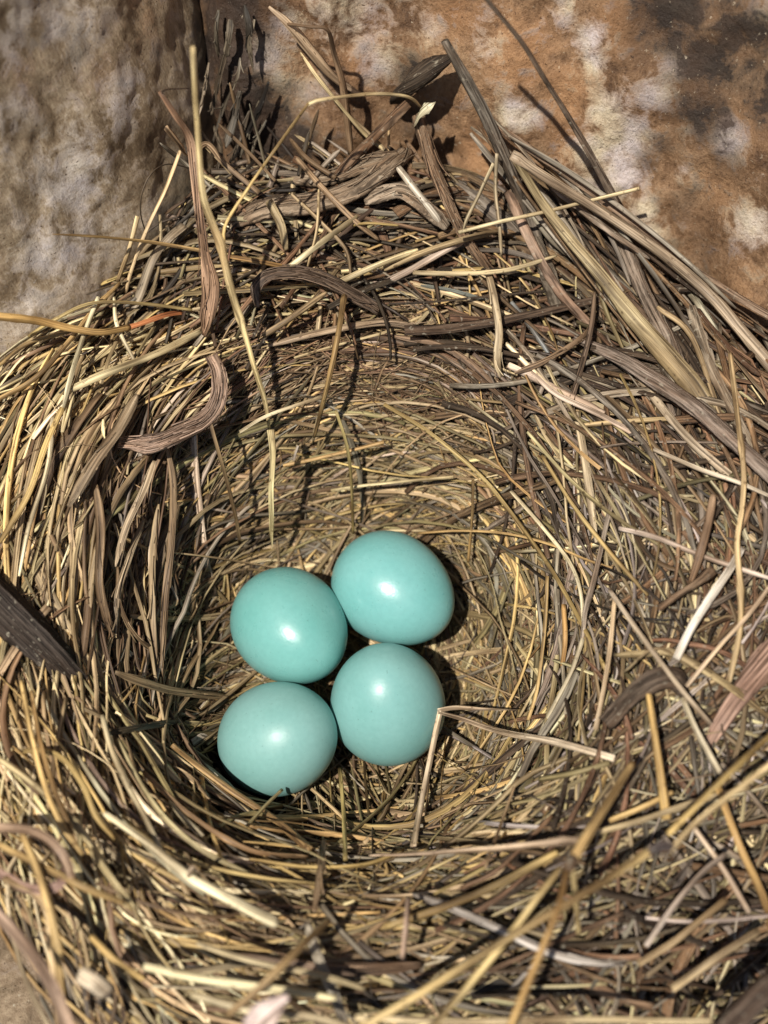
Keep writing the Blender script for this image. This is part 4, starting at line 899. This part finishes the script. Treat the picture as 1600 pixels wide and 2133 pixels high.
piece('straw', [(740, 2120, 1.6), (950, 2128, 1.8), (1200, 2124, 1.8), (1510, 2128, 1.7)], 1.1, 'pale')
piece('straw', [(1400, 2060, .9), (1500, 1990, 1.1), (1580, 1940, 1.0)], 1.2, 'tan')
piece('straw', [(1495, 1640, .9), (1540, 1760, 1.1), (1590, 1870, 1.0), (1610, 1950, .8)], 1.2, 'amber')
piece('straw', [(1420, 1690, .7), (1500, 1800, 1.0), (1560, 1900, .9)], 1.0, 'pink')
piece('broken_stick', [(1500, 2150, 2.6), (1560, 2090, 2.7), (1630, 2030, 2.7)], 3.0, (0.11, 0.075, 0.055), parent=None, mat=M_TWIG, rough=.06, label='blurred dark thick stem in the bottom right corner', cat='stem')
piece('straw', [(850, 1870, 1.0), (845, 1930, 1.2), (838, 1995, .9)], .9, (0.40, 0.27, 0.2))
piece('straw', [(960, 1850, .4), (1040, 1810, .5), (1150, 1700, .4)], .9, 'brown')

# --- bottom left
limb = thing('knobbed_stem', None, 'thick cream stem with a small side knob lying below left of the cup', 'stem')
piece('stem', [(218, 1695, .5), (300, 1752, .7), (395, 1828, .8), (480, 1875, .8), (576, 1924, .6)], 1.75, (0.80, 0.70, 0.46), parent=limb, widths=(.6, .75, 1, 1.05, 1.15), n=44)
piece('side_knob', [(392, 1826, .85), (396, 1812, 1.0), (404, 1805, 1.05)], .7, (0.74, 0.58, 0.42), parent=limb, n=8)
for pts, wd, c in [
    ([(213, 1492, .4), (232, 1560, .5), (262, 1630, .6), (300, 1700, .6), (356, 1815, .4)], 1.15, 'cream'),
    ([(245, 1540, .4), (285, 1620, .5), (340, 1700, .5), (420, 1770, .4), (520, 1820, .3)], .95, 'pale'),
    ([(50, 1565, .5), (100, 1566, .6), (140, 1590, .7), (175, 1640, .7), (200, 1700, .6), (240, 1748, .4)], 1.0, 'gold'),
    ([(45, 1420, .6), (65, 1530, .8), (95, 1640, .8), (130, 1720, .8), (172, 1780, .6)], 1.0, (0.60, 0.40, 0.15)),
    ([(65, 1440, .6), (88, 1560, .8), (120, 1660, .8), (160, 1760, .7)], .9, (0.62, 0.40, 0.15)),
    ([(0, 1580, .5), (80, 1640, .6), (170, 1730, .6), (240, 1840, .5)], 1.2, 'pale'),
    ([(190, 1770, .6), (240, 1840, .8), (280, 1890, .6)], 1.2, 'pale'),
    ([(0, 1760, 1.0), (90, 1805, 1.1), (180, 1850, 1.1), (260, 1880, .8)], 1.3, 'gold'),
    ([(40, 1720, 1.1), (85, 1830, 1.3), (115, 1950, 1.4), (135, 2150, 1.4)], 1.5, (0.60, 0.40, 0.15)),
    ([(10, 1830, 1.1), (90, 1880, 1.2), (110, 2000, 1.3), (120, 2140, 1.3)], 1.3, (0.60, 0.42, 0.22)),
    ([(190, 1950, .8), (240, 2000, .9), (300, 2040, .7)], 1.0, 'gold'),
    ([(410, 1965, .8), (520, 2000, .9), (660, 2030, .9), (760, 2060, .7)], 1.0, 'pale'),
    ([(300, 2015, 1.0), (420, 2040, 1.2), (560, 2060, 1.2), (700, 2080, 1.0)], 1.4, 'cream'),
    ([(400, 2070, 1.1), (520, 2100, 1.3), (660, 2120, 1.3), (780, 2160, 1.2)], 1.4, 'cream'),
    ([(200, 1840, .5), (330, 1890, .6), (460, 1910, .5), (520, 1890, .3)], .7, 'brown'),
    ([(255, 1700, .3), (330, 1760, .4), (420, 1800, .4), (560, 1830, .3), (700, 1845, .2)], .9, 'gold'),
    ([(520, 1722, .2), (600, 1730, .3), (720, 1740, .3), (800, 1752, .2)], 1.0, 'gold'),
    ([(300, 1610, .2), (400, 1700, .3), (520, 1770, .3), (640, 1785, .3)], 1.0, (0.44, 0.28, 0.14)),
    ([(840, 1770, .3), (760, 1800, .4), (640, 1805, .4), (520, 1790, .3)], .9, 'gold')]:
    piece('straw', pts, wd, c, taper=(.9, .7), n=30, nodes=(rng.uniform(.3, .7),) if rng.random() < .4 else ())
piece('amber_stem', [(358, 1552, .45), (415, 1598, .4), (470, 1640, .4), (530, 1680, .4), (590, 1722, .4), (645, 1772, .3)], 1.35, (0.50, 0.31, 0.12), parent=None, n=40, widths=(.8, .9, 1, 1.1, 1.2, 1.2),
      label='amber brown stem slanting under the lowest egg', cat='stem')
piece('straw', [(514, 1722, .4), (550, 1682, .75), (588, 1645, 1.1)], .65, (0.52, 0.40, 0.18), parent=None, label='short thin stalk poking up in front of the lowest egg', cat='straw')
piece('straw', [(708, 1600, .3), (716, 1690, .5), (720, 1790, .4)], .95, (0.42, 0.32, 0.11))
piece('straw', [(684, 1918, 1.0), (640, 1960, 1.5), (590, 2010, 1.8), (540, 2060, 1.9), (475, 2115, 1.8)], 1.15, (0.44, 0.29, 0.13), parent=None, label='amber brown straw slanting over the front rim below the cup', cat='straw')
piece('grass_blade', [(-30, 1725, 1.2), (50, 1728, 1.4), (105, 1752, 1.5), (140, 1800, 1.4), (150, 1845, 1.0)], 2.0, (0.50, 0.33, 0.22), flat=True, parent=None, curl=.3, taper=(1, .5), label='broad pinkish brown blade arching in from the left edge near the bottom', cat='grass blade')
piece('grass_blade', [(-30, 1880, 1.6), (30, 1940, 1.9), (80, 2010, 2.0), (120, 2080, 2.0), (150, 2170, 1.9)], 2.2, (0.40, 0.27, 0.20), flat=True, parent=None, curl=.3, twist=(0, .6, .3), label='broad blurred brown blade in the bottom left corner', cat='grass blade')
piece('grass_blade', [(-10, 1815, 1.0), (60, 1850, 1.2), (120, 1845, 1.2), (140, 1800, 1.0)], 1.6, (0.36, 0.22, 0.18), flat=True, curl=.3)
piece('leaf_scrap', [(525, 2150, 2.3), (555, 2112, 2.5), (600, 2075, 2.4)], 3.0, (0.62, 0.48, 0.46), flat=True, parent=None, thick=.08, widths=(1, 1.2, .3), label='pinkish scrap of leaf at the bottom edge left of the centre', cat='leaf')
piece('leaf_scrap', [(165, 2025, 1.4), (195, 2045, 1.5), (225, 2070, 1.3)], 2.4, (0.70, 0.58, 0.44), flat=True, parent=None, thick=.08, label='small pale scrap of leaf near the bottom left corner', cat='leaf')

# --- slivers of bark in the gap between the trunks (parts of the rust brown trunk)
for pts, wd, c in [
    ([(560, 170, .35), (540, 225, .4), (510, 290, .35), (480, 340, .2)], 2.0, (0.045, 0.034, 0.026)),
    ([(470, 110, .3), (455, 170, .4), (440, 240, .3)], 1.8, (0.30, 0.23, 0.16)),
    ([(435, 130, .5), (425, 190, .5), (415, 240, .4)], 1.2, (0.40, 0.30, 0.2)),
    ([(500, 190, .3), (490, 240, .4), (470, 310, .3)], 2.0, (0.16, 0.13, 0.10)),
    ([(540, 210, .3), (520, 270, .35), (500, 330, .2)], 1.0, (0.30, 0.25, 0.18)),
    ([(520, 230, .3), (500, 290, .35), (478, 345, .2)], 1.0, (0.24, 0.19, 0.14)),
    ([(480, 40, .3), (476, 80, .4), (470, 120, .3)], 2.2, (0.30, 0.24, 0.17)),
    ([(510, 10, .3), (520, 60, .4), (515, 110, .3)], 1.6, (0.10, 0.08, 0.06)),
    ([(550, 330, .4), (590, 345, .6), (650, 360, .5), (720, 370, .3)], 1.0, (0.30, 0.23, 0.16)),
    ([(455, 20, .3), (450, 70, .4), (455, 120, .3)], 1.3, (0.2, 0.16, 0.11)), ([(530, 40, .3), (520, 90, .4), (528, 150, .3)], 1.0, (0.32, 0.25, 0.17)),
    ([(485, 180, .3), (460, 240, .4), (440, 310, .3)], 1.1, (0.26, 0.21, 0.15)), ([(555, 250, .3), (530, 300, .35), (520, 350, .2)], .9, (0.32, 0.27, 0.2)),
    ([(445, 260, .4), (460, 310, .5), (455, 360, .4)], 1.2, (0.3, 0.24, 0.17)), ([(500, 120, .3), (495, 160, .4), (480, 200, .3)], 1.0, (0.4, 0.33, 0.24))]:
    piece('bark_flake', pts, wd * .8, np.array(c) * .5, flat=True, parent=right_trunk, mat=M_STRAW, rough=.05, taper=(.5, .1), n=34, K=14, thick=.25, widths=tuple(rng.uniform(.5, 1.2, 7)), fuzz=5)
print('triangles about', sum(len(o.data.loop_triangles) if o.type == 'MESH' and not o.data.calc_loop_triangles() else 0 for o in scene.objects))
